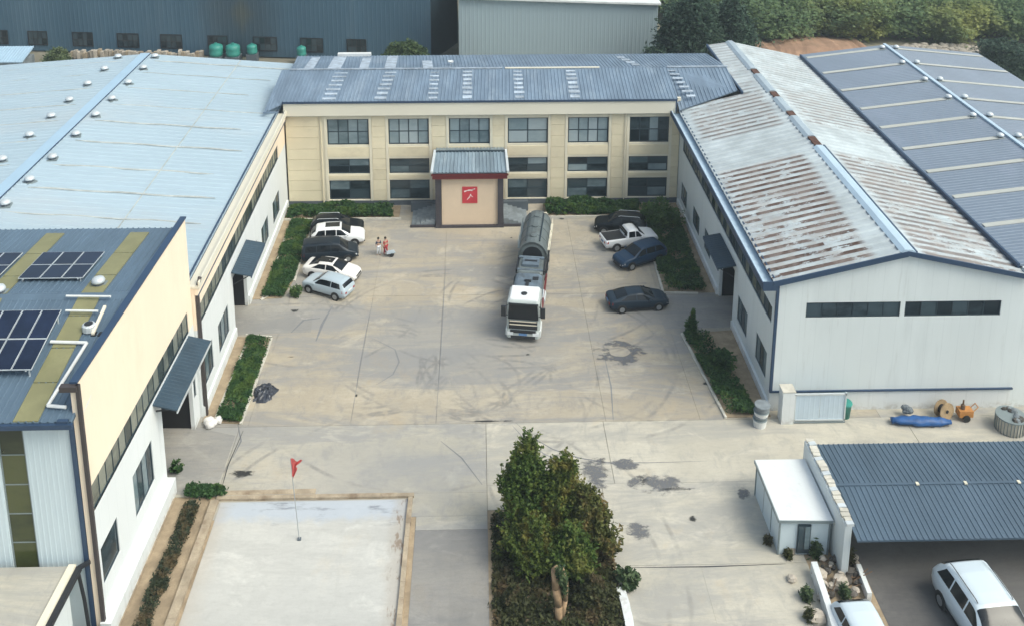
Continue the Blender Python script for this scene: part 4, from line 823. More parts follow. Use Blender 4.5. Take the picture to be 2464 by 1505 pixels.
for ya, yb in ((55.95, 72.6), (74.6, 79.0), (80.2, 83.6), (85.2, 90), (91.6, 100.8)):
    mb = MB(); mb.hexa([(Rx - .5, ya, Rz - .03), (Rx + .5, ya, Rz - .03), (Rx + .5, yb, Rz - .03), (Rx - .5, yb, Rz - .03)], [(Rx - .22, ya, Rz + .16), (Rx + .22, ya, Rz + .16), (Rx + .22, yb, Rz + .16), (Rx - .22, yb, Rz + .16)]); build(mb, 'ridge_cap', m_gutter if ya < 60 else m_galv, rw)
for ya, yb in ((72.7, 74.5), (79.05, 80.15), (83.65, 85.1), (90.05, 91.5)):
    mb = MB(); mb.box(Rx - .3, ya, Rz - .05, Rx + .3, yb, Rz + .10); build(mb, 'ridge_gap', m_brown, rw)
mb = MB(); mb.hexa([(Rx + .45, 56, Rz - .12), (Rx + .6, 56, Rz - .14), (Rx + .6, 73, Rz - .14), (Rx + .45, 73, Rz - .12)], [(Rx + .45, 56, Rz + .02), (Rx + .6, 56, Rz + .0), (Rx + .6, 73, Rz + .0), (Rx + .45, 73, Rz + .02)]); build(mb, 'ridge_flashing', m_navy, rw)
mb = MB(); mb.box(18.35, 56.0, 9.1, 19.2, 86.1, 9.22); mb.box(18.35, 56.0, 9.22, 18.43, 86.1, 9.5); build(mb, 'gutter', m_gutter, rw)
mb = MB(); mb.box(19.12, 55.95, 9.2, 19.2, 86.0, 9.62); mb.box(18.28, 56.0, 9.05, 18.35, 86.1, 9.52); mb.box(18.3, 55.9, 9.0, 19.25, 55.98, 9.62); build(mb, 'gutter_edge', m_navy, rw)
def bargeboard(a, b, t):
    mb = MB(); mb.hexa([(a[0], 55.88, a[1] - t), (b[0], 55.88, b[1] - t), (b[0], 55.98, b[1] - t), (a[0], 55.98, a[1] - t)], [(a[0], 55.88, a[1] + .06), (b[0], 55.88, b[1] + .06), (b[0], 55.98, b[1] + .06), (a[0], 55.98, a[1] + .06)]); build(mb, 'bargeboard', m_navy, rw)
bargeboard((18.95, El), (Rx, Rz), .3); bargeboard((Rx, Rz), (35.65, Er), .26)
mb = MB(); mb.box(XR - .1, 56.05, 1.5, XR + .08, 56.22, 9.2); build(mb, 'corner_trim', m_navy, rw)
canopy(rw, 19.3, 17.95, 65.5, 70.4, 5.3, 5.05, m_canopy, -1)
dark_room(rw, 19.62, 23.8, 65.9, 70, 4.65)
mb = MB(); mb.box(19.2, 56.2, -.05, XR, 65.7, .6); mb.box(19.2, 70.2, -.05, XR, 86, .6); build(mb, 'base_band', m_white, rw)

# ------------------------------------------------------------------ long shed with the grey blue roof on the far right
fr = thing('storage_hall', 'long storage hall with grey blue roof crossed by cream skylight strips on the far right', 'storage hall', (45, 80, 0))
FZ, FE, FX = 11.3, 10.25, 44.2
mb = MB(); mb.corr((35.2, 100.3, FE), (35.2, 56.6, FE), (FX, 100.3, FZ), (FX, 56.6, FZ), 110, .04, .12); mb.corr((54.6, 56.6, FE), (54.6, 100.3, FE), (FX, 56.6, FZ), (FX, 100.3, FZ), 110, .04, .12); build(mb, 'roof', m_sblueF, fr)
mb = MB(); mb.box(35.36, 56.24, -.1, 54.3, 100, 10.1); build(mb, 'wall', m_whiteR, fr)
mb = MB(); mb.box(35.05, 56.6, FE - .25, 35.2, 100.3, FE + .06); build(mb, 'eaves_trim', m_navy, fr)
mb = MB(); mb.box(FX - .16, 56.6, FZ, FX + .16, 100.3, FZ + .16); build(mb, 'ridge_cap', m_gutter, fr)
ysr = [99.0, 94.0, 88.9, 84.0, 79.5, 74.9, 70.5, 66.1, 61.7]
for j, yv in enumerate(ysr):
    for sx in (-1, 1):
        mb = MB(); xe = 35.4 if sx < 0 else 54.4; xr = FX + sx * .6; ze = FE + .05 + abs(xe - (35.2 if sx < 0 else 54.6)) * .1; w = .24
        mb.hexa([(xe, yv - w, ze), (xr, yv - w, FZ - .02), (xr, yv + w, FZ - .02), (xe, yv + w, ze)], [(xe, yv - w, ze + .04), (xr, yv - w, FZ + .03), (xr, yv + w, FZ + .03), (xe, yv + w, ze + .04)]); build(mb, 'skylight_strip', m_skyl, fr)
for j, yv in enumerate(ysr[:7]):
    for sx in (-1, 1):
        v = copy_tree(vent0); v.location = (FX + sx * .75, yv, FZ - .08); v.scale = (.7, .7, .8); v.name = 'ridge_ventilator'
        v['label'] = f'white ventilator {"left" if sx < 0 else "right"} of the grey hall ridge, ' + ['farthest', 'second', 'third', 'fourth', 'fifth', 'sixth', 'nearest'][j] + ' from the back' * (0 < j < 6); v['group'] = 'ventilators along the grey hall ridge'

# ------------------------------------------------------------------ lower right: carport roof, coped wall, cabin
t = thing('carport', 'open carport with dark blue ribbed roof beside the white coped wall, lower right', 'carport', (28, 46, 0))
mb = MB(); mb.corr((19.75, 42.4, 2.75), (60, 42.4, 2.75), (19.75, 45.9, 3.1), (60, 45.9, 3.1), 135, .04, .1); mb.corr((60, 49.4, 2.9), (19.75, 49.4, 2.9), (60, 45.9, 3.1), (19.75, 45.9, 3.1), 135, .04, .1); build(mb, 'roof', m_shed, t)
mb = MB(); mb.box(19.75, 45.82, 3.08, 60, 45.98, 3.17); build(mb, 'ridge_cap', m_shed, t)
for xx in (22.3, 25.9, 30.2, 34, 40): mb = MB(); mb.tube((xx, 45.9, 0), (xx, 45.9, 3.0), .06); build(mb, 'post', m_alu, t); mb = MB(); mb.tube((xx, 49.2, 0), (xx, 49.2, 2.8), .06); build(mb, 'post', m_alu, t)
for xx in (24.3, 27, 30.0): mb = MB(); mb.box(xx, 45.75, 3.15, xx + .16, 45.95, 3.22); build(mb, 'ridge_clip', m_trim, t)
t = thing('coped_wall', 'white wall with rough stone coping between the cabin and the carport', 'wall', (19.6, 46, 0))
mb = MB(); mb.prism([(19.3, 43.0), (19.62, 42.9), (19.62, 49.4), (19.25, 49.4)], 0, 3.15); build(mb, 'wall', m_whiteR, t)
rs = random.Random(3)
for j in range(22):
    yy = 43.05 + j * .298
    piece('coping_stone', m_kerb if j % 4 else m_alu, t, (19.55 + rs.uniform(-.03, .03), yy, 3.22 + rs.uniform(-.02, .03)), (.42 + rs.uniform(-.05, .05), .26, .16), rs.uniform(-.15, .15))
t = thing('site_cabin', 'white flat-roofed site cabin with dark doorway beside the coped wall', 'cabin', (17.8, 46.5, 0))
cb = [(16.35, 44.45), (19.1, 44.35), (19.1, 48.85), (16.3, 48.85)]
mb = MB(); mb.prism([(16.4, 44.5), (19.05, 44.4), (19.05, 48.8), (16.35, 48.8)], 0, 2.2); build(mb, 'body', m_clad, t)
mb = MB(); mb.prism([(16.28, 44.36), (19.18, 44.26), (19.18, 48.92), (16.24, 48.92)], 2.2, 2.32); build(mb, 'roof', m_white, t)
mb = MB(); mb.prism([(16.26, 44.33), (19.2, 44.23), (19.2, 44.27), (16.26, 44.37)], 2.14, 2.3); mb.prism([(16.22, 44.37), (16.27, 44.37), (16.23, 48.92), (16.18, 48.92)], 2.14, 2.3)
for (xx, yy) in ((16.38, 44.48), (19.06, 44.38), (16.34, 48.8)): mb.box(xx - .04, yy - .04, 0, xx + .04, yy + .04, 2.2)
build(mb, 'edge_trim', m_frameB, t)
mb = MB(); mb.box(17.35, 44.34, .15, 18.05, 44.5, 1.95); w_ = build(mb, 'door', m_frame, t); piece('pane', m_gl_d, w_, (17.52, 44.33, 1.15), (.28, .02, 1.4)); piece('pane', m_gl_m, w_, (17.87, 44.33, 1.15), (.28, .02, 1.4))
for yy in (45.9, 47.3): mb = MB(); mb.box(16.36, yy, .1, 16.385, yy + .05, 2.1); build(mb, 'panel_joint', m_frameB, t)
# low white walls and rubble in front of the cabin
t = thing('garden_wall', 'low curving white wall running down from the cabin to the bottom edge', 'wall', (18.3, 41, 0))
pts = [G(1958, 1350, .7), G(1975, 1400, .7), G(1995, 1460, .7), G(2025, 1560, .7)]
mb = MB()
for a, b in zip(pts, pts[1:]):
    mb.hexa([(a[0] - .16, a[1], -.05), (b[0] - .16, b[1], -.05), (b[0] + .16, b[1], -.05), (a[0] + .16, a[1], -.05)][::-1], [(a[0] - .16, a[1], .72), (b[0] - .16, b[1], .72), (b[0] + .16, b[1], .72), (a[0] + .16, a[1], .72)][::-1])
build(mb, 'wall_body', m_white, t)
t = thing('garden_wall', 'short slanting white wall between the rubble and the asphalt', 'wall', (20.5, 42, 0))
a, b = G(2065, 1355, .5), G(2092, 1425, .5); mb = MB(); mb.hexa([(a[0] - .12, a[1], -.05), (a[0] + .12, a[1], -.05), (b[0] + .12, b[1], -.05), (b[0] - .12, b[1], -.05)], [(a[0] - .12, a[1], .5), (a[0] + .12, a[1], .5), (b[0] + .12, b[1], .5), (b[0] - .12, b[1], .5)]); build(mb, 'wall_body', m_white, t)
t = thing('garden_wall', 'curved white kerb wall at the right edge of the tree bed', 'wall', (7.6, 38, 0))
pts = [G(1492, 1410, .3), G(1503, 1445, .3), G(1513, 1490, .3), G(1522, 1560, .3)]; mb = MB()
for a, b in zip(pts, pts[1:]): mb.hexa([(b[0] - .22, b[1], -.05), (b[0] + .22, b[1], -.05), (a[0] + .22, a[1], -.05), (a[0] - .22, a[1], -.05)], [(b[0] - .22, b[1], .3), (b[0] + .22, b[1], .3), (a[0] + .22, a[1], .3), (a[0] - .22, a[1], .3)])
build(mb, 'wall_body', m_white, t)
def rock_mesh(mb, c, r, rs):
    n = 7; vs = []
    for j, (h, k_) in enumerate(((-.6, .8), (0, 1.0), (.45, .7))):
        for i in range(n):
            tt = 2 * math.pi * i / n + j * .2; q = r * k_ * rs.uniform(.75, 1.15); vs.append((c[0] + math.cos(tt) * q, c[1] + math.sin(tt) * q * .85, c[2] + h * r * rs.uniform(.8, 1.1)))
    vs.append((c[0], c[1], c[2] + r * .62)); fs = []
    for j in range(2):
        for i in range(n): fs.append((j * n + i, j * n + (i + 1) % n, (j + 1) * n + (i + 1) % n, (j + 1) * n + i))
    fs += [(2 * n + i, 2 * n + (i + 1) % n, 3 * n) for i in range(n)]; mb.add(vs, fs)
t = thing('rubble_heap', 'heap of broken stones and dark debris between the two low white walls', 'rubble', (19.6, 42, 0)); rs = random.Random(9)
for i in range(60):
    px_, py_ = rs.uniform(1968, 2062), rs.uniform(1345, 1448); x, y = G(px_, py_); r = rs.uniform(.08, .28) * (1.5 if rs.random() < .12 else 1)
    mb = MB(); rock_mesh(mb, (x, y, r * .4 + rs.uniform(0, .2)), r, rs); build(mb, 'stone', m_rock if rs.random() < .45 else m_rubble, t)
mb = MB()
for i in range(14):
    x, y = G(rs.uniform(1975, 2055), rs.uniform(1350, 1440)); a = rs.uniform(0, 3.1); L_ = rs.uniform(.5, 1.2); mb.tube((x, y, rs.uniform(.1, .3)), (x + math.cos(a) * L_, y + math.sin(a) * L_, rs.uniform(.2, .7)), .025, n=5)
build(mb, 'dead_branches', m_bark, t)
for i, (px_, py_, r, lb) in enumerate(((1935, 1310, .34, 'tan boulder at the foot of the cabin doorway'), (1900, 1326, .4, 'flat tan boulder by the front left corner of the cabin'), (2020, 1405, .5, 'large pale brown boulder in the middle of the rubble'), (1963, 1492, .5, 'pale boulder at the bottom edge beside the low curving wall'), (1905, 1395, .3, 'tan boulder on the ragged right edge of the lane'))):
    x, y = G(px_, py_); mb = MB(); rock_mesh(mb, (x, y, r * .5), r, random.Random(i)); tag(build(mb, 'boulder', m_rock), lb, 'boulder')

# ------------------------------------------------------------------ vegetation
def hedge_poly(pts): return [G(*p) for p in pts]
def soil(poly, nm='planting_bed'): mb = MB(); mb.prism(poly, .0, .05); build(mb, nm, m_soil, yard)
H1 = [(-17.0, 83.2), (-15.15, 83.2), (-15.15, 72.9), (-15.5, 70.6), (-17.1, 70.6)]; soil([(-17.95, 83.4), (-15.1, 83.4), (-15.1, 72.9), (-15.6, 70.5), (-17.9, 70.3)])
hedge('hedge', H1, .42, 22000, m_leafC, 'low green hedge bed beside the left parked cars', 1)
H2 = [(-16.95, 65.1), (-15.4, 64.9), (-15.5, 55.8), (-17.0, 56.0)]; soil([(-17.95, 65.3), (-15.3, 65.0), (-15.5, 55.7), (-17.95, 55.9)])
hedge('hedge', H2, .42, 16000, m_leafC, 'low green hedge bed between the two left doorways', 2)
H3 = [(15.4, 82.6), (18.6, 82.6), (18.4, 70.6), (15.2, 70.8)]; soil([(15.2, 83.4), (19.3, 83.4), (19.3, 70.5), (15.1, 70.6)])
hedge('hedge', H3, .6, 24000, m_leafC, 'broad green hedge bed along the white workshop wall beyond its doorway', 3)
H4 = [(15.5, 64.7), (17.1, 64.7), (18.4, 55.8), (16.5, 55.8)]; soil([(15.4, 64.9), (19.3, 65.3), (19.3, 55.6), (16.4, 55.6)])
hedge('hedge', H4, .62, 19000, m_leafC, 'dark green hedge bed by the near corner of the white workshop', 4)
H5 = [(-17.6, 83.9), (-7.9, 83.9), (-7.9, 86.0), (-17.6, 86.0)]; soil([(-17.9, 83.7), (-7.2, 83.7), (-7.2, 86.2), (-17.9, 86.2)])
hedge('hedge', H5, .7, 14000, m_leafC, 'dark hedge along the foot of the cream building left of the porch', 5, leaf=.17)
H6 = [(6.6, 83.9), (15.2, 83.9), (15.2, 86.0), (6.6, 86.0)]; soil([(6.4, 83.7), (19.2, 83.7), (19.2, 86.2), (6.4, 86.2)])
hedge('hedge', H6, 1.05, 15000, m_leafC, 'dark hedge along the foot of the cream building right of the porch', 6, leaf=.17)
m_strip = leafmat('dry strip leaves', (.02, .03, .02), (.06, .075, .04), (.14, .10, .05), 1.2)
H7 = [(-16.9, 48.6), (-16.2, 48.8), (-17.1, 24), (-17.8, 24)]
hedge('hedge', H7, .32, 34000, m_strip, 'narrow dark planting strip along the foot of the front factory block', 7, leaf=.1)
H8 = [(-17.1, 49.3), (-14.9, 49.3), (-14.9, 49.9), (-17.1, 49.9)]
hedge('hedge', H8, .45, 3000, m_leafC, 'small green clump at the far left corner of the concrete pad', 8, leaf=.13)
def trunk(mb, base, top, r0, r1, bend=.2, seed=0, n=8, seg=5):
    rs = random.Random(seed); P = []
    for i in range(seg + 1):
        t_ = i / seg; P.append((base[0] + (top[0] - base[0]) * t_ + rs.uniform(-bend, bend) * math.sin(math.pi * t_), base[1] + (top[1] - base[1]) * t_ + rs.uniform(-bend, bend) * math.sin(math.pi * t_), base[2] + (top[2] - base[2]) * t_))
    mb.path(P, [r0 + (r1 - r0) * i / seg for i in range(seg + 1)], n); return P
def tree(name, label, base, blobs, leafm, seed, leaf=.16, per=60, tight=.16, rt_=.16, cat='tree', group=None, limbs=6, feather=0.):
    t = thing(name, label, cat, (base[0], base[1], 0), group=group); rs = np.random.RandomState(seed); r2 = random.Random(seed)
    top = max(b[2] for b in blobs); mb = MB(); P = trunk(mb, (base[0], base[1], -.1), (base[0] + r2.uniform(-.3, .3), base[1], top), rt_, rt_ * .3, .15, seed)
    for i in range(min(limbs, len(blobs) * 2)):
        b = blobs[i % len(blobs)]; s_ = P[1 + i % 3]; e = (b[0] + r2.uniform(-.5, .5) * b[3], b[1] + r2.uniform(-.5, .5) * b[4], b[2] + r2.uniform(-.3, .5) * b[5]); mb.path([s_, tuple((s_[k] + e[k]) / 2 + r2.uniform(-.1, .1) for k in range(3)), e], [rt_ * .4, rt_ * .28, rt_ * .1], 6)
    build(mb, 'trunk', m_bark, t)
    leaf_mesh('crown', blob_pts(blobs, rs, per, tight, feather), leaf, leafm, t, seed=seed); return t
# the group of trees in the foreground bed
def column_blobs(x, y, z0, z1, r, seed, nb=9, lean=0):
    rs = random.Random(seed); out = []
    for i in range(nb):
        t_ = i / (nb - 1); z = z0 + (z1 - z0) * t_; rr = r * (1.0 - .82 * t_ ** 1.3) * rs.uniform(.8, 1.1)
        out.append((x + rs.uniform(-.35, .35) * r * (1 - t_) + lean * t_, y + rs.uniform(-.3, .3) * r * (1 - t_), z, rr, rr, (z1 - z0) / nb * .9, int(9 + 26 * rr)))
    return out
def crown_blobs(x, y, z0, z1, r, seed, nb=7, peak=.3):
    rs = random.Random(seed); out = []
    for i in range(nb):
        t_ = i / (nb - 1); z = z0 + (z1 - z0) * t_; prof = (1 - .9 * max(0, (t_ - peak) / (1 - peak)) ** 1.15) * (.75 + .25 * min(1, t_ / max(.01, peak))); rr = max(.16, r * prof)
        a = rs.uniform(0, 6.28); out.append((x, y, z, rr * .8, rr * .8, (z1 - z0) / nb * .9, int(8 + 18 * rr)))
        for q_ in range(3 if rr > .5 else 1):
            a += 2.1 + rs.uniform(-.4, .4); out.append((x + math.cos(a) * rr * .62, y + math.sin(a) * rr * .62, z + rs.uniform(-.3, .35), rr * rs.uniform(.32, .5), rr * .42, (z1 - z0) / nb * rs.uniform(.6, 1.1), int(6 + 12 * rr)))
    return out
B1 = crown_blobs(2.75, 46.3, 1.2, 5.1, 1.32, 1) + [(2.85, 46.2, 5.5, .26, .26, .65, 16), (2.0, 46, 4.6, .26, .3, .6, 14), (1.5, 46, 3.2, .4, .4, .5, 14)]
tree('broad_tree', 'tallest green tree at the far left of the foreground tree bed', (2.7, 46.2), B1, m_leafA, 11, .105, 78, .25, .15, feather=.55, limbs=14)
B2 = crown_blobs(4.6, 45.9, 1.2, 4.2, 1.25, 2) + [(4.95, 45.8, 4.5, .3, .3, .5, 16), (4.3, 46, 4.1, .25, .25, .55, 12)]
tree('broad_tree', 'green tree with orange tinged tips in the middle of the foreground bed', (4.7, 45.8), B2, m_leafB, 12, .105, 78, .25, .15, feather=.55, limbs=14)
B3 = crown_blobs(5.95, 45.0, .8, 3.3, 1.05, 3) + [(6.9, 44.2, 1.6, .45, .5, .5, 18), (7.1, 44.0, .9, .3, .4, .4, 12)]
tree('broad_tree', 'browning bushy tree leaning out over the lane on the right of the bed', (6.0, 44.8), B3, m_leafB2, 13, .105, 78, .25, .14, feather=.55, limbs=14)
B4 = crown_blobs(3.0, 44.0, .5, 2.6, 1.25, 4, 6) + [(1.9, 44.6, 1.2, .6, .7, .6, 22)]
tree('broad_tree', 'olive bush with yellow top in front of the tallest foreground tree', (3.0, 43.9), B4, m_leafB, 14, .105, 78, .25, .13, feather=.55, limbs=14)
B5 = crown_blobs(4.9, 43.5, .4, 2.4, 1.25, 5, 6)
tree('broad_tree', 'dark shaded bush behind the pruned trunk in the foreground bed', (4.9, 43.4), B5, m_leafA, 15, .105, 78, .25, .13, feather=.55, limbs=14)
B6 = column_blobs(5.9, 41.6, .3, 1.5, .9, 6, 5); tree('shrub', 'low brownish shrub right of the pruned trunk', (6.1, 41.6), B6, m_under, 16, .12, 90, .18, .08, cat='shrub')
B7 = column_blobs(1.9, 41.4, .2, 1.2, .85, 7, 5); tree('shrub', 'low dark shrub left of the pruned trunk near the grey paving', (1.8, 41.2), B7, m_under, 17, .12, 90, .18, .08, cat='shrub')
x, y = G(1508, 1410); B8 = [(x, y, .55, .45, .45, .35, 14), (x - .3, y, .75, .3, .3, .2, 8), (x + .2, y - .1, .4, .3, .3, .25, 6)]
tree('shrub', 'small green shrub at the top of the curved white kerb wall', (x, y), B8, m_leafF, 18, .15, 34, .2, .05, cat='shrub')
rs_ = np.random.RandomState(4); P_ = np.column_stack([.75 + 6.6 * rs_.rand(17000), 34 + 13.6 * rs_.rand(17000), .0 + .32 * rs_.rand(17000) ** 1.5])
leaf_mesh('ground_cover', P_, .15, m_under, None, seed=8, kind='stuff', label='dark leaf litter and low plants under the foreground trees', cat='ground cover')
t = thing('pruned_trunk', 'thick pruned trunk with ivy clinging to one side, in front of the foreground trees', 'tree trunk', (4.05, 40.9, 0))
mb = MB(); mb.path([(4.1, 40.6, -.1), (4.05, 40.65, .9), (3.9, 40.7, 1.9), (3.82, 40.75, 2.9), (3.95, 40.75, 3.15)], [.24, .2, .2, .18, .08], 10); mb.path([(4.2, 40.6, .2), (4.38, 40.65, 1.2), (4.4, 40.7, 2.2), (4.2, 40.7, 3.1)], [.14, .12, .11, .08], 8); build(mb, 'trunk', m_barkcut, t, smooth=True)
leaf_mesh('ivy', blob_pts([(4.1, 40.6, 2.9, .2, .2, .45, 18), (4.3, 40.6, 2.2, .14, .16, .6, 16)], np.random.RandomState(3), 24, .25), .1, m_leafF, t, seed=5)
# rough plants round the cabin and lane edge
for i, (px_, py_, r, h, n_, mt, lb) in enumerate(((1895, 1338, .25, .35, 500, m_under, 'dry brown plant at the near left corner of the cabin'), (1940, 1440, .3, .5, 1100, m_leafF, 'tall weeds between the lane and the low curving wall'), (1948, 1490, .3, .5, 1100, m_under, 'weeds at the bottom edge beside the low curving wall'), (1960, 1335, .4, .8, 900, m_leafF, 'dark green plant in front of the cabin doorway'), (1846, 1305, .25, .35, 450, m_under, 'withered brown plant against the side of the cabin'), (2040, 1350, .35, .8, 700, m_under, 'brown dead bush at the end of the coped wall'), (2032, 1435, .35, .5, 700, m_leafF, 'dark green plant behind the white truck bonnet'))):
    x, y = G(px_, py_); rs_ = np.random.RandomState(i + 50); n_ = int(n_ * .75); q = rs_.normal(size=(n_, 3)) * [r * .34, r * .42, h * .3] + [x, y, h * .5]; q[:, 2] = np.abs(q[:, 2]) + .02
    leaf_mesh('weed_plant', q, .09, mt, None, aspect=3, seed=i, label=lb, cat='plant')
# round bush and little conifer by the right hedge
tree('round_bush', 'bright green round bush in the corner where cream building meets white workshop', (16.9, 81.8), [(16.7, 81.9, 1.25, 1.5, 1.4, 1.1, 60), (17.6, 81.2, .9, .9, .9, .8, 24), (15.9, 82.2, .9, .7, .7, .7, 18)], leafmat('bush leaves', (.03, .08, .02), (.09, .17, .04), (.13, .2, .05), .8), 31, .16, 50, .18, .1, cat='bush')
tree('young_conifer', 'small pointed conifer at the far end of the near right hedge bed', (16.0, 64.4), column_blobs(16.0, 64.4, .5, 2.1, .45, 9, 5), m_leafC, 32, .12, 40, .16, .05, cat='conifer')
tree('shrub', 'leafy shrub rising above the near right hedge by the workshop window', (17.4, 60.6), [(17.4, 60.6, .9, .7, .8, .6, 30)], m_leafC, 33, .14, 50, .18, .05, cat='shrub')
x, y = G(712, 712); tree('shrub', 'small dark shrub at the near end of the left parking row', (x, y), [(x, y, .35, .35, .5, .35, 16)], m_leafC, 34, .12, 40, .2, .04, cat='shrub')
x, y = G(428, 1132); tree('shrub', 'small teal green shrub at the near jamb of the blue canopied doorway', (x, y), [(x, y, .4, .28, .35, .4, 12)], m_leafC, 35, .12, 40, .2, .04, cat='shrub')

# ------------------------------------------------------------------ beyond the roofs: far buildings, trees, woods
fb = thing('far_factory', 'huge dark slate blue factory wall with a row of windows behind everything on the left', 'factory', (-30, 134, 0))
a = G(0, 107, .8); b = G(860, 130, .8); A_, B_ = Vector(a), Vector(b); uu = (B_ - A_).normalized(); A0 = A_ - uu * 25; Lw = (G(1040, 130, 0)[0] - A0.x) / uu.x
O, U, N = (A0.x, A0.y), (uu.x, uu.y, 0), (uu.y, -uu.x, 0)
mb = MB(); q = lambda d, z, n_=0: (A0.x + uu.x * d + N[0] * n_, A0.y + uu.y * d + N[1] * n_, z)
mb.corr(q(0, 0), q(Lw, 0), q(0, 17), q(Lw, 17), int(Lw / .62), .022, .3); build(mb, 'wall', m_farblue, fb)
mb = MB(); mb.add([q(Lw, 0), q(Lw + 2.6, 0, -9), q(Lw + 2.6, 17, -9), q(Lw, 17)], [(0, 1, 2, 3)]).add([q(0, 17), q(Lw, 17), q(Lw, 17.5, -30), q(0, 17.5, -30)], [(0, 1, 2, 3)]); build(mb, 'end_wall', m_farblue_shade, fb)
for (x0, x1) in ((-28, 22), (70, 117), (177, 226), (284, 336), (388, 440), (502, 549), (611, 668), (724, 778), (835, 882)):
    f = lambda xx: ((Vector(G(xx, 107 + 23 * xx / 860, .8)) - A0).dot(uu)); d0, d1 = f(x0), f(x1)
    o_ = (q(0, 0, .08)[0], q(0, 0, .08)[1]); window(fb, o_, U, N, d0, d1, .85, 2.95, 4, 2, lambda i, j: m_gl_d, inset=-.02, fw=.14, mw=.07, fr=m_black)
mb = MB(); f0, f1 = (Vector(G(470, 120, 0)) - A0).dot(uu), (Vector(G(640, 120, 0)) - A0).dot(uu)
for i, (px_, w_, lb) in enumerate(((531, .98, 'leftmost'), (572, 1.0, 'second from the left'), (618, .72, 'third from the left'), (736, .66, 'rightmost'))):
    x, y = G(px_, 131, 0); h_ = 1.7 if i < 2 else 1.35
    y = A0.y + uu.y / uu.x * (x - A0.x) - 1.4
    mb = MB(); mb.lathe([(w_ * .86, 0), (w_ * .95, .1), (w_, h_ * .3), (w_ * .93, h_ * .35), (w_, h_ * .6), (w_ * .95, h_ * .85), (w_ * .6, h_ * .95), (w_ * .25, h_), (0, h_)], n=16)
    tnk = thing('water_tank', f'{lb} of the teal tanks before the dark blue factory', 'water tank', (x, y - .3, (.55, .6, 1.0, .9)[i]), group='teal tanks behind the roofs'); build(mb, 'tank_body', m_teal, tnk, local=True, smooth=True)
    mb = MB(); mb.lathe([(w_ * .22, h_ - .04), (w_ * .24, h_ + .12), (0, h_ + .14)], n=10); build(mb, 'lid', m_teal, tnk, local=True)
    mb = MB(); mb.box(-w_, -w_, -1.2, w_, w_, 0); build(mb, 'stand', m_plinth, tnk, local=True)
fg = thing('grey_warehouse', 'pale grey ribbed warehouse wall behind the cream office building', 'warehouse', (10, 120, 0))
xa, xb, yw = -2.15, 23.5, 121
mb = MB(); mb.corr((xa, yw, 0), (xb, yw, 0), (xa, yw, 11.4), (xb, yw, 10.4), 50, .018, .2); build(mb, 'wall', m_fargrey, fg)
mb = MB(); mb.add([(xa, yw, 0), (xa, yw + 30, 0), (xa, yw + 30, 12), (xa, yw, 11.4)], [(3, 2, 1, 0)]); build(mb, 'side_wall', m_farblue_shade, fg)
mb = MB(); mb.hexa([(xa - .3, yw - .5, 11.35), (xb + .3, yw - .5, 10.35), (xb + .3, yw + 30, 12), (xa - .3, yw + 30, 13)], [(xa - .3, yw - .5, 11.6), (xb + .3, yw - .5, 10.6), (xb + .3, yw + 30, 12.2), (xa - .3, yw + 30, 13.2)]); build(mb, 'roof', m_pipe, fg)
t = thing('small_shed', 'small shed with pale blue roof at the top left edge', 'shed', (-50, 125, 0)); mb = MB(); mb.box(-68, 122.2, 0, -58.9, 126, 2.7); build(mb, 'wall', m_stone, t); mb = MB(); mb.corr((-68, 122, 2.85), (-58.7, 122, 2.85), (-68, 126.2, 3.7), (-58.9, 126.2, 3.7), 24, .04, .15); build(mb, 'roof', m_lridge, t)
t = thing('brick_wall', 'low wall of weathered pinkish bricks in front of the dark blue factory', 'wall', (-38, 131, 0)); rs = random.Random(2)
xa_, ya_ = G(185, 128, .2); xb_, yb_ = G(500, 130, .2)
for i in range(38):
    f = i / 38; piece('block', m_rock if i % 4 else m_tan, t, (xa_ + (xb_ - xa_) * f, ya_ + (yb_ - ya_) * f - 1.6 + rs.uniform(-.3, .3), .5 + rs.uniform(-.1, .05)), ((xb_ - xa_) / 38 - .02, .5 + rs.uniform(0, .5), 1.15 + rs.uniform(-.5, .35)), rs.uniform(-.2, .2))
def far_tree(label, px_, ybase, w, h, mt, seed, leaf=.34, name='broadleaf_tree', group=None, n=90, cat='tree', Y=None):
    if Y is None: x, y = G(px_, ybase)
    if Y is not None:
        x, y = GY(px_, 90, Y)[0], Y
    r2 = random.Random(seed); bl = []
    for i in range(7):
        a = r2.uniform(0, 6.28); rr = r2.uniform(.1, .55) * w; z = h * r2.uniform(.42, .82); s_ = w * r2.uniform(.3, .48); bl.append((x + math.cos(a) * rr, y + math.sin(a) * rr, z, s_, s_, h * .2, int(n / 7 * 2)))
    bl.append((x, y, h * .45, w * .8, w * .8, h * .4, n))
    return tree(name, label, (x, y), bl, mt, seed, leaf * .62, 60, .13, .2 + h * .012, group=group, cat=cat)
far_tree('large dark green tree hiding the right end of the grey warehouse', 1660, 0, 4.9, 14.6, m_leafD, 41, .42, n=420, Y=113.5)
far_tree('dark green tree between the large tree and the end of the workshop roof', 1752, 0, 3.8, 13.0, m_leafD, 42, .42, n=360, Y=115.5)
far_tree('dark green tree at the right of the grey warehouse, low branches over the slate roof', 1580, 0, 2.3, 8.2, m_leafD, 43, .4, n=240, Y=110.5)
far_tree('rounded green tree above the slate roof in front of the dark factory corner', 970, 0, 3.9, 7.0, leafmat('mid green leaves', (.04, .08, .03), (.11, .15, .06)), 44, .34, n=300, Y=115)
far_tree('scruffy brown bush beside the grey warehouse corner', 1075, 0, 1.8, 5.2, m_under, 45, .26, n=80, Y=115, name='dry_bush', cat='bush')
far_tree('feathery pale green tree at the left end of the brick wall', 130, 0, 2.0, 4.6, leafmat('pale leaves', (.08, .12, .06), (.18, .22, .10)), 46, .28, n=120, Y=123)
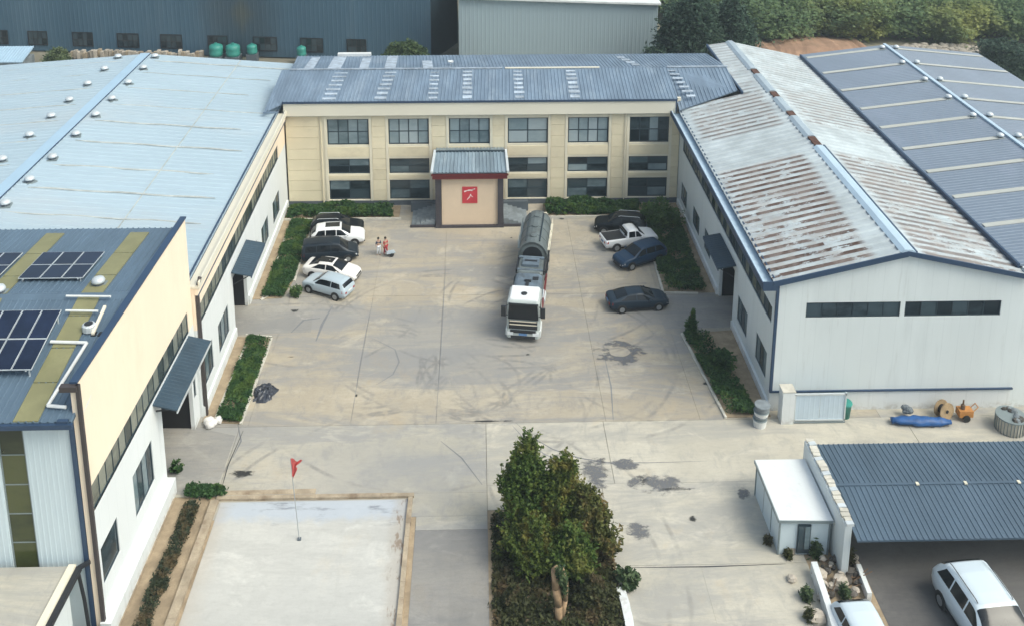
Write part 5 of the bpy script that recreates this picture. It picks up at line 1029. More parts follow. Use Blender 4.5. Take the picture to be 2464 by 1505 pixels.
far_tree('dark green tree at the right picture edge beyond the grey hall', 2440, 0, 5.0, 6.5, m_leafD, 47, .38, n=260, Y=117)
far_tree('green tree just outside the far corner of the grey hall', 2415, 0, 3.2, 4.5, m_leafE, 48, .34, n=160, Y=108)
t = thing('soil_bank', None, None, (0, 0, 0), kind='structure')
m_clay = M('orange clay', (.33, .20, .13), .95, var=.2, scale=.6, dirt=(.20, .13, .08), dirt_amt=.6)
mb = MB(); p0 = [G(1825, 126), G(2090, 120)]; rs = random.Random(4); n_ = 26; vs = []
for i in range(n_ + 1):
    f = i / n_; xx = 39 + (58 - 39) * f; xx = p0[0][0] + (p0[1][0] - p0[0][0]) * f; hh = .9 * math.sin(math.pi * min(1, .12 + f * .8)) + rs.uniform(-.12, .12); vs += [(xx, 131 + rs.uniform(-.3, .3), -.1), (xx, 132.6, hh * .9), (xx, 136, hh + rs.uniform(-.1, .1)), (xx, 141, -.1)]
mb.add(vs, [(i * 4 + j, i * 4 + 4 + j, i * 4 + 5 + j, i * 4 + 1 + j) for i in range(n_) for j in range(3)]); build(mb, 'clay_bank', m_clay, t)
t = thing('hillside', None, None, (0, 0, 0), kind='structure')
mb = MB(); vs = []; nx_, ny_ = 30, 14; rs = random.Random(8)
for j in range(ny_ + 1):
    for i in range(nx_ + 1):
        xx = 40 + i * 6; yy = 158 + j * 9; vs.append((xx, yy, max(-.3, (yy - 160) * .16 + (xx - 90) * .05) + rs.uniform(-.5, .5)))
mb.add(vs, [(j * (nx_ + 1) + i, j * (nx_ + 1) + i + 1, (j + 1) * (nx_ + 1) + i + 1, (j + 1) * (nx_ + 1) + i) for j in range(ny_) for i in range(nx_)]); build(mb, 'hill_slope', m_clay, t, smooth=True)
# grey rubble yard beyond the grey hall
rs = random.Random(12); mb = MB()
for i in range(260):
    px_ = rs.uniform(2170, 2440); x, y = G(px_, rs.uniform(112, 135)); rock_mesh(mb, (x, y, .2), rs.uniform(.25, .8), rs)
tag(build(mb, 'rubble_field', m_rock), 'pale grey rubble spread beyond the far eaves of the grey hall', 'rubble', kind='stuff')
# the wood: three depths of crowns
rs_ = np.random.RandomState(21); pts = []; pts2 = []
def crowns(x0, x1, y0, y1, n, hmin, hmax, wr=(2.2, 4.0)):
    out = []
    for i in range(n):
        xx, yy = rs_.uniform(x0, x1), rs_.uniform(y0, y1); h = rs_.uniform(hmin, hmax); w = rs_.uniform(*wr); z0_ = max(0, (yy - 160) * .16 + (xx - 90) * .05) if yy > 158 else 0
        out.append((xx, yy, z0_ + h * .55, w, w, h * .48, 34))
        for _ in range(2): out.append((xx + rs_.uniform(-1, 1) * w, yy + rs_.uniform(-1, 1) * w, z0_ + h * rs_.uniform(.35, .7), w * .6, w * .6, h * .25, 14))
    return out
wood = crowns(38, 62, 139, 150, 44, 4.5, 6.5) + crowns(62, 100, 137, 150, 60, 4, 6) + crowns(30, 125, 150, 172, 130, 4, 7) + crowns(45, 150, 172, 205, 110, 4, 7)
leaf_mesh('woodland', blob_pts(wood, rs_, 42, .2), .40, m_leafE, None, up=.35, aspect=1.5, seed=22, label='hazy green wood filling the top right corner beyond the halls', cat='woodland', kind='stuff')
mb = MB()
for c in wood[::3]: mb.tube((c[0], c[1], -.1), (c[0], c[1], c[2]), .14, .07, 5)

# ------------------------------------------------------------------ vehicles
PROF = {   # x along the length (rear -1 .. front 1), bottom, belt height, half width, roof height, roof half width  (fractions of half length, metres, of half width)
 'sedan': [(-1, .40, .66, .74, .72, .60), (-.97, .30, .92, .90, .98, .72), (-.90, .24, .99, .97, 1.06, .76), (-.78, .20, .99, 1, 1.10, .74), (-.58, .20, .98, 1, 1.27, .69), (-.34, .20, .96, 1, 1.40, .66), (-.08, .20, .94, 1, 1.45, .65), (.10, .20, .92, 1, 1.42, .66), (.30, .20, .90, 1, 1.26, .70), (.50, .20, .89, 1, 1.03, .79), (.60, .20, .87, .99, .96, .82), (.80, .22, .80, .96, .87, .77), (.94, .26, .68, .87, .74, .64), (1, .36, .50, .68, .58, .50)],
 'suv': [(-1, .48, .80, .80, .92, .70), (-.97, .34, 1.02, .93, 1.16, .74), (-.90, .28, 1.06, .97, 1.38, .73), (-.76, .26, 1.07, 1, 1.63, .71), (-.5, .26, 1.06, 1, 1.72, .72), (-.1, .26, 1.05, 1, 1.72, .72), (.10, .26, 1.04, 1, 1.68, .72), (.28, .26, 1.03, 1, 1.46, .75), (.48, .26, 1.02, 1, 1.13, .83), (.55, .26, 1.0, 1, 1.08, .86), (.80, .28, .95, .97, 1.01, .82), (.94, .32, .84, .91, .90, .74), (1, .45, .66, .76, .72, .62)],
 'hatch': [(-1, .42, .72, .78, .82, .66), (-.965, .30, .94, .92, 1.06, .70), (-.88, .24, .98, .97, 1.34, .68), (-.72, .22, .98, 1, 1.46, .67), (-.4, .22, .97, 1, 1.52, .67), (-.05, .22, .96, 1, 1.52, .67), (.12, .22, .95, 1, 1.46, .68), (.28, .22, .94, 1, 1.26, .72), (.46, .22, .93, 1, 1.02, .82), (.60, .22, .90, .99, .97, .83), (.82, .24, .82, .95, .88, .78), (.95, .3, .7, .87, .76, .66), (1, .4, .56, .74, .62, .56)],
 'van': [(-1, .5, .85, .82, 1.0, .74), (-.97, .34, 1.08, .94, 1.4, .76), (-.92, .28, 1.1, .98, 1.75, .76), (-.82, .26, 1.1, 1, 1.84, .75), (-.4, .26, 1.09, 1, 1.88, .76), (.1, .26, 1.07, 1, 1.86, .76), (.32, .26, 1.05, 1, 1.74, .77), (.5, .26, 1.03, 1, 1.42, .80), (.66, .26, 1.0, .99, 1.12, .84), (.82, .28, .95, .96, 1.0, .80), (.95, .34, .8, .88, .86, .70), (1, .46, .66, .76, .72, .6)],
}
PROF['pickup'] = [(-1, .5, .98, .92, 1.0, .86), (-.97, .34, 1.04, .97, 1.06, .90), (-.6, .3, 1.05, 1, 1.07, .92), (-.22, .28, 1.05, 1, 1.07, .92), (-.18, .28, 1.05, 1, 1.5, .74), (-.12, .28, 1.05, 1, 1.70, .72), (.1, .28, 1.04, 1, 1.72, .72), (.2, .28, 1.04, 1, 1.66, .73), (.34, .28, 1.03, 1, 1.4, .77), (.47, .28, 1.03, 1, 1.14, .84), (.6, .28, 1.0, 1, 1.08, .85), (.82, .3, .95, .97, 1.0, .82), (.95, .34, .84, .9, .9, .74), (1, .46, .68, .78, .74, .64)]
def car(kind, L, Wd, paint_m, loc, heading, label, name='parked_car', cat='car', H=1.0, group=None, roof_m=None, sunroof=False, rack=False):
    P = PROF[kind]; hw = Wd / 2; hl = L / 2; t = thing(name, label, cat, (loc[0], loc[1], 0), R(heading), group)
    xs = [p[0] for p in P]
    def st(x):
        for i in range(len(P) - 1):
            if P[i][0] <= x <= P[i + 1][0]:
                f = (x - P[i][0]) / (P[i + 1][0] - P[i][0]); return [P[i][k] + (P[i + 1][k] - P[i][k]) * f for k in range(6)]
        return list(P[-1] if x > 0 else P[0])
    def ring(x):
        _, zb_, zt, w, zr_, wr = st(x); zb_, zt, zr_ = zb_ * H, zt * H, zr_ * H; w *= hw; wr *= hw; e = max(.02, (zr_ - zt))
        return [(0, zb_), (w * .82, zb_), (w * .96, zb_ + .10), (w, zb_ + (zt - zb_) * .45), (w * .985, zt - .07), (w * .95, zt), (wr + (w * .95 - wr) * .12, zt + e * .86), (wr * .90, zt + e * .98), (wr * .5, zt + e * 1.02), (0, zt + e * 1.035)]
    N_ = 46; X_ = sorted(set([round(-1 + 2 * i / N_, 4) for i in range(N_ + 1)] + xs)); vs = []; rows_ = []
    for x in X_:
        r = ring(x); full = [(y, z) for (y, z) in r] + [(-y, z) for (y, z) in r[-2:0:-1]]; rows_.append(len(vs)); vs += [(x * hl, y, z) for (y, z) in full]
    m = len(full); fs = []
    for a, b in zip(rows_, rows_[1:]):
        for i in range(m): fs.append((a + i, b + i, b + (i + 1) % m, a + (i + 1) % m)[::-1])
    fs += [tuple(range(rows_[0], rows_[0] + m))[::-1][::-1], tuple(range(rows_[-1], rows_[-1] + m))[::-1]]
    mb = MB(); mb.add(vs, fs); body = build(mb, 'body', paint_m, t, local=True, smooth=True)
    bm = bmesh.new(); bm.from_mesh(body.data); bmesh.ops.recalc_face_normals(bm, faces=bm.faces); bm.to_mesh(body.data); bm.free()
    def surf(x, k_, side, off=.012):
        r = ring(x); i = min(int(k_), len(r) - 2); f = k_ - i; y = r[i][0] + (r[i + 1][0] - r[i][0]) * f; z = r[i][1] + (r[i + 1][1] - r[i][1]) * f
        dy, dz = r[i + 1][0] - r[i][0], r[i + 1][1] - r[i][1]; l = math.hypot(dy, dz) + 1e-9; ny, nz = dz / l, -dy / l
        if ny < 0 and nz < 0: ny, nz = -ny, -nz
        r2_ = ring(min(1, x + .02)); r1_ = ring(max(-1, x - .02)); slope = (r2_[9][1] - r1_[9][1]) / (.04 * hl)
        return (x * hl + (-slope * off * .8 if k_ > 6.5 else 0), side * (y + ny * off), z + abs(nz) * off + (off * .6 if k_ > 6.5 else 0))
    def side_glass(x0b, x1b, x0t, x1t, side):
        mb = MB(); n_ = 8; vs = []
        for j in range(3):
            k_ = 5.12 + .80 * j / 2
            for i in range(n_ + 1):
                f = j / 2; xa = x0b + (x0t - x0b) * f; xb = x1b + (x1t - x1b) * f; vs.append(surf(xa + (xb - xa) * i / n_, k_, side))
        q = [(j * (n_ + 1) + i, j * (n_ + 1) + i + 1, (j + 1) * (n_ + 1) + i + 1, (j + 1) * (n_ + 1) + i) for j in range(2) for i in range(n_)]
        mb.add(vs, q if side < 0 else [f[::-1] for f in q]); build(mb, 'side_window', m_carglass, t, local=True, smooth=True)
    def screen(x0, x1, nm):
        mb = MB(); vs = []; n_ = 6; ks = [6.25, 7, 8, 9]
        for i in range(n_ + 1):
            x = x0 + (x1 - x0) * i / n_
            row = [surf(x, k_, 1, .014) for k_ in ks] + [surf(x, k_, -1, .014) for k_ in ks[::-1][1:]]
            vs += row
        c = len(row); mb.add(vs, [(i * c + j, (i + 1) * c + j, (i + 1) * c + j + 1, i * c + j + 1) for i in range(n_) for j in range(c - 1)]); return build(mb, nm, m_carglass, t, local=True, smooth=True)
    sg = {'sedan': [(-.64, -.12, -.40, -.12), (-.09, .44, -.09, .16)], 'suv': [(-.84, -.46, -.70, -.46), (-.43, -.06, -.43, -.06), (-.03, .42, -.03, .16)], 'hatch': [(-.82, -.40, -.74, -.40), (-.37, .40, -.37, .18)], 'van': [(-.88, -.48, -.84, -.48), (-.45, .02, -.45, .02), (.05, .56, .05, .34)], 'pickup': [(-.14, .10, -.12, .10), (.13, .40, .13, .24)]}[kind]
    for s_ in (1, -1):
        for g in sg: side_glass(*g, s_)
    ws = {'sedan': (.13, .50, -.76, -.40), 'suv': (.13, .47, -.95, -.80), 'hatch': (.14, .45, -.95, -.86), 'van': (.34, .64, -.965, -.92), 'pickup': (.22, .46, -.205, -.165)}[kind]
    screen(ws[0] + .02, ws[1], 'windscreen'); screen(ws[2], ws[3], 'rear_window')
    wr_ = .33 * (H ** .5) * (1.08 if kind in ('suv', 'pickup') else 1)
    for fx in (-.60, .62):
        for s_ in (1, -1):
            mb = MB(); yo = s_ * (hw - .0); mb.lathe([(wr_ + .055, -.02), (wr_ + .055, .018)], (fx * hl, yo, wr_ + .01), n=18, axis='y'); build(mb, 'wheel_arch', m_black, t, local=True)
            mb = MB(); mb.lathe([(wr_ * .6, -.11), (wr_, -.08), (wr_, .08), (wr_ * .62, .10)] if s_ > 0 else [(wr_ * .62, -.10), (wr_, -.08), (wr_, .08), (wr_ * .6, .11)], (fx * hl, s_ * (hw - .05), wr_), n=18, axis='y'); w_ = build(mb, 'wheel', m_tire, t, local=True)
            mb = MB(); c0 = s_ * (hw - .05 + .095)
            mb.lathe([(wr_ * .62, min(0, s_ * .012)), (wr_ * .62, max(0, s_ * .012))], (fx * hl, c0, wr_), n=14, axis='y'); build(mb, 'rim', m_rim, w_, local=True)
    for s_ in (1, -1):
        x = .955; r = ring(x); mb = MB(); a = [surf(.90, 4.1, s_, .02), surf(.985, 4.1, s_, .02), surf(.985, 3.3, s_, .02), surf(.90, 3.4, s_, .02)]
        a2 = [surf(.985, 4.1, s_, .02), (hl * 1.0 + .005, s_ * r[3][0] * .55, r[4][1] - .10), (hl * 1.0 + .01, s_ * r[3][0] * .55, r[4][1] - .24), surf(.985, 3.3, s_, .02)]
        mb.add(a + a2, [(0, 1, 2, 3), (4, 5, 6, 7)]); build(mb, 'headlight', m_lamp, t, local=True)
        mb = MB(); a = [surf(-.985, 4.6, s_, .02), surf(-.90, 4.6, s_, .02), surf(-.90, 3.5, s_, .02), surf(-.985, 3.5, s_, .02)]; r = ring(-.97)
        mb.add(a, [(0, 1, 2, 3)]); mb.box(-hl - .015, s_ * hw * .50 if s_ > 0 else -hw * .72, r[4][1] - .22, -hl + .1, s_ * hw * .72 if s_ > 0 else -hw * .50, r[4][1] - .06); build(mb, 'tail_lamp', m_tail, t, local=True)
        mb = MB(); mb.box(.33 * hl - .08, s_ * hw if s_ > 0 else -hw - .18, ring(.33)[5][1], .33 * hl + .06, hw + .18 if s_ > 0 else -hw, ring(.33)[5][1] + .14); build(mb, 'mirror', paint_m, t, local=True)
    mb = MB(); mb.box(hl - .06, -hw * .5, .50 * H, hl + .012, hw * .5, .62 * H); mb.box(hl - .1, -hw * .62, .28 * H, hl - .0, hw * .62, .40 * H); build(mb, 'grille', m_black, t, local=True)
    for s_ in (1, -1):
        mb = MB(); mb.box(-.55 * hl, s_ * hw * .97 if s_ > 0 else -hw * .99, .24 * H, .55 * hl, hw * .99 if s_ > 0 else -hw * .97, .34 * H); build(mb, 'sill', m_black, t, local=True)
    mb = MB(); mb.box(-hl - .02, -.24, .66 * H, -hl + .06, .24, .80 * H); build(mb, 'number_plate', m_plate if paint_m is not p_silver else m_lamp, t, local=True)
    if kind == 'pickup':
        mb = MB(); mb.box(-.95 * hl, -hw * .80, 1.07 * H, -.25 * hl, hw * .80, 1.10 * H); build(mb, 'bed_cover', m_black, t, local=True)
        mb = MB(); mb.tube((-.26 * hl, -hw * .75, 1.1 * H), (-.26 * hl, -hw * .62, 1.58 * H), .04).tube((-.26 * hl, hw * .75, 1.1 * H), (-.26 * hl, hw * .62, 1.58 * H), .04).tube((-.26 * hl, -hw * .62, 1.58 * H), (-.26 * hl, hw * .62, 1.58 * H), .04); build(mb, 'roll_bar', m_black, t, local=True)
    if sunroof:
        mb = MB(); zz = ring(-.15)[9][1]; mb.box(-.45 * hl, -hw * .42, zz - .01, .08 * hl, hw * .42, zz + .012); build(mb, 'sunroof', m_carglass, t, local=True)
    if rack:
        for s_ in (1, -1):
            mb = MB(); zz = ring(-.2)[7][1]; mb.path([(-.72 * hl, s_ * hw * .62, zz + .0), (-.66 * hl, s_ * hw * .63, zz + .07), (.02 * hl, s_ * hw * .63, zz + .07), (.08 * hl, s_ * hw * .62, zz)], .022, 6); build(mb, 'roof_rail', m_black if paint_m is not p_black else m_alu, t, local=True)
    return t
car('suv', 4.7, 1.85, p_black, G(812, 560), 2, 'black car farthest back in the left parking row by the hedge', H=.95, rack=True)
car('suv', 4.7, 1.88, p_white, G(814, 583), 5, 'white car between two black cars in the left parking row', H=1.0, sunroof=True)
car('van', 4.8, 1.88, p_grey, G(795, 621), 8, 'dark grey people carrier, third from the back in the left parking row', H=.95, rack=True)
car('sedan', 4.7, 1.82, p_cream, G(800, 664), -16, 'white saloon car wedged behind the pale blue hatchback on the left', sunroof=True)
car('hatch', 4.2, 1.78, p_silver, G(790, 701), 153, 'pale blue hatchback nearest the camera in the left parking row')
car('suv', 4.7, 1.85, p_black, G(1492, 556), 170, 'black car farthest back in the right parking row near the round bush', rack=True)
car('pickup', 5.0, 1.85, p_white, G(1512, 588), 14, 'white pickup with black bed cover between two dark cars on the right', name='pickup_truck', cat='pickup')
car('suv', 4.7, 1.85, p_navy, G(1538, 629), 207, 'dark navy estate car angled against the right hedge kerb', H=.96)
car('sedan', 4.8, 1.85, p_slate, G(1532, 735), 6, 'dark slate saloon car standing alone in the court before the right doorway', name='saloon_car')
car('suv', 6.0, 2.95, p_silw, (25.3, 39.3), -85, 'large white car on the dark asphalt in the bottom right corner', H=1.32, name='white_car', rack=True)
car('suv', 4.8, 2.2, p_silw, (18.95, 38.2), -87, 'white car cut off by the bottom edge beside the low curving wall', H=.85, name='white_car')

# the tanker lorry
hd = math.atan2(64.42 - 78.65, 3.38 - 5.43); tk = thing('tanker_lorry', 'tanker lorry with white cab and long grey tank standing in the middle of the court', 'lorry', (3.38, 64.1, 0), hd)
def T(mb, n, mt, smooth=False, parent=tk, **k): return build(mb, n, mt, parent, local=True, smooth=smooth, **k)
# x forward is +; front bumper at x=0, tail at x=-14.4
def rbox(mb, x0, x1, hw, z0, z1, ch=.12, top_in=0.):
    """box with chamfered vertical and top edges"""
    c = ch; q = [(x0, -hw + c), (x0 + c * .6, -hw), (x1 - c, -hw), (x1, -hw + c * 1.2), (x1, hw - c * 1.2), (x1 - c, hw), (x0 + c * .6, hw), (x0, hw - c)]; n = len(q); cx = (x0 + x1) / 2
    lv = [(z0, 0), (z1 - c, top_in * .6), (z1 - c * .3, top_in + c * .3), (z1, top_in + c)]; vs = []
    for z, s_ in lv:
        for (x, y) in q: vs.append((x - s_ * (1 if x > cx else -1), y - s_ * (1 if y > 0 else -1), z))
    fs = [tuple(range(n - 1, -1, -1)), tuple(range(3 * n, 4 * n))] + [(k * n + i, k * n + (i + 1) % n, (k + 1) * n + (i + 1) % n, (k + 1) * n + i) for k in range(3) for i in range(n)]
    return mb.add(vs, fs)
m_cab = M('cab paint', (.42, .46, .45), .4, var=.12, scale=1.5)
mb = MB(); rbox(mb, -2.35, -.12, 1.24, .95, 3.25, .16, .05); T(mb, 'cab', m_cab)
mb = MB(); rbox(mb, -2.25, -.35, 1.08, 3.2, 3.36, .1, .02); cr = T(mb, 'cab_roof', p_white)
mb = MB(); mb.lathe([(.22, 0), (.24, .05), (.0, .07)], (-1.1, -.02, 3.35), n=10); T(mb, 'roof_hatch', m_black, parent=cr)
mb = MB(); mb.hexa([(-.16, -1.12, 1.85), (-.07, -1.12, 1.85), (-.07, 1.12, 1.85), (-.16, 1.12, 1.85)], [(-.28, -1.05, 2.98), (-.15, -1.05, 2.98), (-.15, 1.05, 2.98), (-.28, 1.05, 2.98)]); mb.hexa([(-.30, -1.1, 2.98), (-.10, -1.1, 2.98), (-.10, 1.1, 2.98), (-.30, 1.1, 2.98)], [(-.32, -1.08, 3.12), (-.02, -1.08, 3.12), (-.02, 1.08, 3.12), (-.32, 1.08, 3.12)]); T(mb, 'windscreen', m_carglass)
for s_ in (1, -1):
    mb = MB(); y0, y1 = sorted((s_ * 1.2, s_ * 1.255)); mb.box(-1.35, y0, 1.9, -.45, y1, 2.85); T(mb, 'side_window', m_carglass)
    mb = MB(); mb.box(-.12, min(s_ * 1.28, s_ * 1.62), 2.1, .02, max(s_ * 1.28, s_ * 1.62), 2.9); mb.tube((-.2, s_ * 1.15, 2.9), (-.04, s_ * 1.45, 2.85), .03); mb.tube((-.2, s_ * 1.15, 2.1), (-.04, s_ * 1.45, 2.15), .03); T(mb, 'mirror', m_black)
    mb = MB(); mb.box(-.15, min(s_ * .72, s_ * 1.16), .62, .03, max(s_ * .72, s_ * 1.16), .86); T(mb, 'headlight', m_lamp)
    mb = MB(); mb.box(-1.5, min(s_ * 1.12, s_ * 1.3), .45, -.2, max(s_ * 1.12, s_ * 1.3), .95); T(mb, 'step_panel', m_white)
mb = MB(); rbox(mb, -.5, .0, 1.22, .38, .98, .12); T(mb, 'bumper', m_cab)
for z0, z1, w in ((1.48, 1.76, 1.05), (1.08, 1.38, 1.06), (.80, .98, .95), (.38, .58, .9)):
    mb = MB(); mb.box(-.12, -w, z0, -.075 if z0 > 1 else .02, w, z1); T(mb, 'grille_slot', m_black)
for z0 in (1.4, 1.68): mb = MB(); mb.box(-.12, -1.0, z0, -.055, 1.0, z0 + .07); T(mb, 'grille_bar', m_trim)
mb = MB(); mb.box(-.1, -.3, .62, .03, .3, .78); T(mb, 'number_plate', m_plate)
mb = MB(); mb.box(-14.2, -.55, .75, -.6, -.35, 1.05); mb.box(-14.2, .35, .75, -.6, .55, 1.05); mb.box(-14.2, -.55, .8, -14.05, .55, 1.0); T(mb, 'chassis', m_black)
def wheel(x, s_):
    mb = MB(); c = s_ * 1.0; mb.lathe([(.3, -.17), (.52, -.15), (.52, .15), (.3, .17)], (x, c, .52), n=18, axis='y'); w_ = T(mb, 'wheel', m_tire); mb = MB(); mb.lathe([(.3, min(s_ * .15, s_ * .19)), (.26, max(s_ * .15, s_ * .19))], (x, c, .52), n=12, axis='y'); build(mb, 'rim', m_rim, w_, local=True)
for x in (-1.5, -3.5, -8.9, -10.3, -11.7): wheel(x, 1); wheel(x, -1)
mb = MB(); rbox(mb, -5.3, -2.5, 1.12, 1.05, 2.75, .22, .12); T(mb, 'front_cover', m_tarp)
mb = MB(); mb.box(-3.7, -.12, 2.74, -3.1, .12, 2.84); mb.box(-3.95, -.26, 2.74, -3.75, .26, 2.86); mb.box(-4.5, .35, 2.74, -4.1, .8, 2.8); T(mb, 'cover_hatch', m_black)
mb = MB(); rbox(mb, -7.9, -5.4, 1.08, 1.05, 2.6, .15, .1); T(mb, 'pump_housing', m_tank)
mb = MB(); mb.box(-7.3, -.65, 2.6, -6.2, .65, 2.82); mb.tube((-7.6, -1.0, 2.65), (-7.6, 1.0, 2.65), .12); mb.tube((-5.8, -1.0, 2.6), (-5.8, 1.0, 2.6), .09); T(mb, 'pump_lid', m_tarp)
mb = MB(); mb.box(-6.9, -.5, 2.82, -6.7, .5, 2.86); mb.box(-7.9, -1.15, 2.1, -6.0, -1.05, 2.5); mb.box(-7.9, 1.05, 2.1, -6.0, 1.15, 2.5); T(mb, 'pump_grille', m_black)
def hull(mb, x0, x1, hw, zc_, rz, n=22, lo=1.0):
    ring_ = []
    for i in range(n):
        a = 2 * math.pi * i / n; y, z = math.cos(a) * hw, math.sin(a) * rz; ring_.append((y, max(zc_ + z, lo)))
    vs = [(x0, y, z) for y, z in ring_] + [(x1, y, z) for y, z in ring_]
    return mb.add(vs, [(i, (i + 1) % n, n + (i + 1) % n, n + i) for i in range(n)] + [tuple(range(n - 1, -1, -1)), tuple(range(n, 2 * n))])
mb = MB(); hull(mb, -13.9, -8.2, 1.18, 2.35, 1.32); mb.lathe([(1.15, -13.9), (.95, -14.15), (.5, -14.3), (0, -14.35)], (0, 0, 2.35), n=22, axis='x'); T(mb, 'tank', m_tank, smooth=False)
for x in (-8.25, -9.6, -11.1, -12.6): mb = MB(); hull(mb, x - .05, x + .05, 1.21, 2.35, 1.35); T(mb, 'tank_band', m_tank)
mb = MB(); n = 20; vs = []
for (r, x) in ((1.0, -8.18), (.78, -8.16), (.78, -8.75)):
    vs += [(x, math.cos(2 * math.pi * i / n) * r, 2.5 + math.sin(2 * math.pi * i / n) * r * 1.02) for i in range(n)]
mb.add(vs, [(k * n + i, k * n + (i + 1) % n, (k + 1) * n + (i + 1) % n, (k + 1) * n + i) for k in range(1) for i in range(n)]); T(mb, 'mouth_rim', m_tank)
mb = MB(); mb.lathe([(.80, -8.21), (.80, -8.145), (.0, -8.145)], (0, 0, 2.52), n=20, axis='x'); T(mb, 'tank_mouth', m_black)
mb = MB(); mb.tube((-13.6, .55, 3.62), (-8.6, .55, 3.62), .05, n=6); mb.tube((-13.6, -.62, 3.58), (-8.6, -.62, 3.58), .035, n=6); mb.path([(-8.2, -.9, 1.4), (-6.4, -1.25, 1.5), (-3.2, -1.2, 1.2)], .07, 6); T(mb, 'pipework', m_frame)
mb = MB(); [mb.tube((-3.0 + i * .0, -1.22, 1.15 + i * .32), (-3.0, -1.22, 1.15 + i * .32 + .04), .16, n=6) for i in range(4)]; T(mb, 'cab_step', m_black)
for x in (-9.3, -11.0, -12.8): mb = MB(); mb.lathe([(.26, 0), (.26, .12), (.0, .14)], (x, 0, 3.64), n=12); T(mb, 'manhole', m_tank)
mb = MB(); mb.path([(-13.9, -1.0, .9), (-14.45, -.9, 2.2), (-14.2, -.7, 3.3), (-13.2, -.6, 3.8)], .05, 6); mb.path([(-13.9, 1.0, .9), (-14.45, .9, 2.2), (-14.2, .7, 3.3), (-13.2, .6, 3.8)], .05, 6); [mb.tube((-14.4 + i * .06, -.85, 1.4 + i * .45), (-14.4 + i * .06, .85, 1.4 + i * .45), .035, n=6) for i in range(5)]; T(mb, 'rear_ladder', m_trim)
for s_ in (1, -1):
    mb = MB(); mb.box(-8.0, min(s_ * 1.12, s_ * 1.22), .6, -2.6, max(s_ * 1.12, s_ * 1.22), .78); mb.box(-8.0, min(s_ * 1.12, s_ * 1.22), .95, -2.6, max(s_ * 1.12, s_ * 1.22), 1.08); [mb.box(x, min(s_ * 1.14, s_ * 1.2), .5, x + .08, max(s_ * 1.14, s_ * 1.2), 1.1) for x in (-7.9, -6, -4.3, -2.7)]; T(mb, 'side_guard', m_red)
    mb = MB(); mb.box(-13.6, min(s_ * 1.0, s_ * 1.2), 1.05, -8.3, max(s_ * 1.0, s_ * 1.2), 1.18); T(mb, 'mudguard', m_black)
    mb = MB(); mb.box(-13.7, min(s_ * 1.08, s_ * 1.34), 2.5, -9.2, max(s_ * 1.08, s_ * 1.34), 2.56); [mb.tube((x, s_ * 1.3, 2.55), (x, s_ * 1.3, 3.1), .025, n=5) for x in (-13.6, -12.1, -10.6, -9.3)]; mb.tube((-13.6, s_ * 1.3, 3.1), (-9.3, s_ * 1.3, 3.1), .025, n=5); T(mb, 'walkway', m_trim if s_ > 0 else m_frameB)
mb = MB(); mb.lathe([(.3, -.6), (.34, -.55), (.34, .55), (.3, .6)], (-5.0, 1.0, .8), n=12, axis='x'); T(mb, 'fuel_tank', m_alu)

# ------------------------------------------------------------------ people in the court
def person(label, loc, heading, top_m, leg_m, pose=0):
    p = thing('person', label, 'person', (loc[0], loc[1], 0), R(heading))
    J = [(0, 0, .95), (0, 0, 1.15), (0, 0, 1.38), (0, 0, 1.50), (.01, 0, 1.66), (0, .10, .92), (.06, .11, .50), (.0, .12, .08), (.14, .13, .03), (0, -.10, .92), (-.04 + pose * .1, -.11, .50), (-.12, -.12, .08), (.02, -.13, .03), (0, .19, 1.40), (.03, .25, 1.13), (.16 + pose * .12, .24, .92), (0, -.19, 1.40), (.0, -.25, 1.13), (.08, -.24, .90)]
    Rr = [.14, .135, .15, .065, .10, .095, .065, .045, .04, .095, .065, .045, .04, .06, .045, .038, .06, .045, .038]
    Ed = [(0, 1), (1, 2), (2, 3), (3, 4), (0, 5), (5, 6), (6, 7), (7, 8), (0, 9), (9, 10), (10, 11), (11, 12), (2, 13), (13, 14), (14, 15), (2, 16), (16, 17), (17, 18)]
    def skin(nm, idx, mt, par, grow=1.0):
        me = bpy.data.meshes.new(nm); mp = {k: i for i, k in enumerate(idx)}; me.from_pydata([J[i] for i in idx], [(mp[a], mp[b]) for a, b in Ed if a in mp and b in mp], []); ob = bpy.data.objects.new(nm, me); COL.objects.link(ob)
        md = ob.modifiers.new('skin', 'SKIN'); md.use_smooth_shade = True
        for i, k in enumerate(idx): me.skin_vertices[0].data[i].radius = (Rr[k] * grow, Rr[k] * grow * (.8 if k in (0, 1, 2) else 1))
        me.skin_vertices[0].data[0].use_root = True
        s_ = ob.modifiers.new('sub', 'SUBSURF'); s_.levels = s_.render_levels = 1; me.materials.append(mt); ob.parent = par; return ob
    skin('body', list(range(19)), m_skin, p)
    skin('jacket', [1, 2, 13, 14, 16, 17], top_m, p, 1.14); skin('trousers', [0, 5, 6, 7, 9, 10, 11], leg_m, p, 1.16)
    mb = MB(); mb.lathe([(.0, .13), (.08, .115), (.115, .05), (.112, -.02), (.10, -.03)][::-1], (-.012, 0, 1.675), n=12); build(mb, 'hair', m_hair, p, local=True, smooth=True)
    return p
person('person in a navy top and pale trousers walking in the court beside the red figure', G(911, 614), -60, m_cloth_b, m_cloth_w, 1)
person('person in red clothes standing behind a low grey hand cart in the court', G(928, 613), -40, m_cloth_r, m_cloth_r, 0)
x, y = G(939, 615); t = thing('hand_cart', 'low grey two-wheeled hand cart beside the person in red', 'hand cart', (x, y, 0), R(20))
mb = MB(); mb.box(-.4, -.26, .3, .4, .26, .36); mb.box(-.4, -.26, .36, -.36, .26, .6); T(mb, 'tray', m_galv, parent=t); mb = MB(); mb.path([(-.4, -.24, .34), (-.62, -.22, .95), (-.62, .22, .95), (-.4, .24, .34)], .018, 6); T(mb, 'handle', m_red, parent=t)
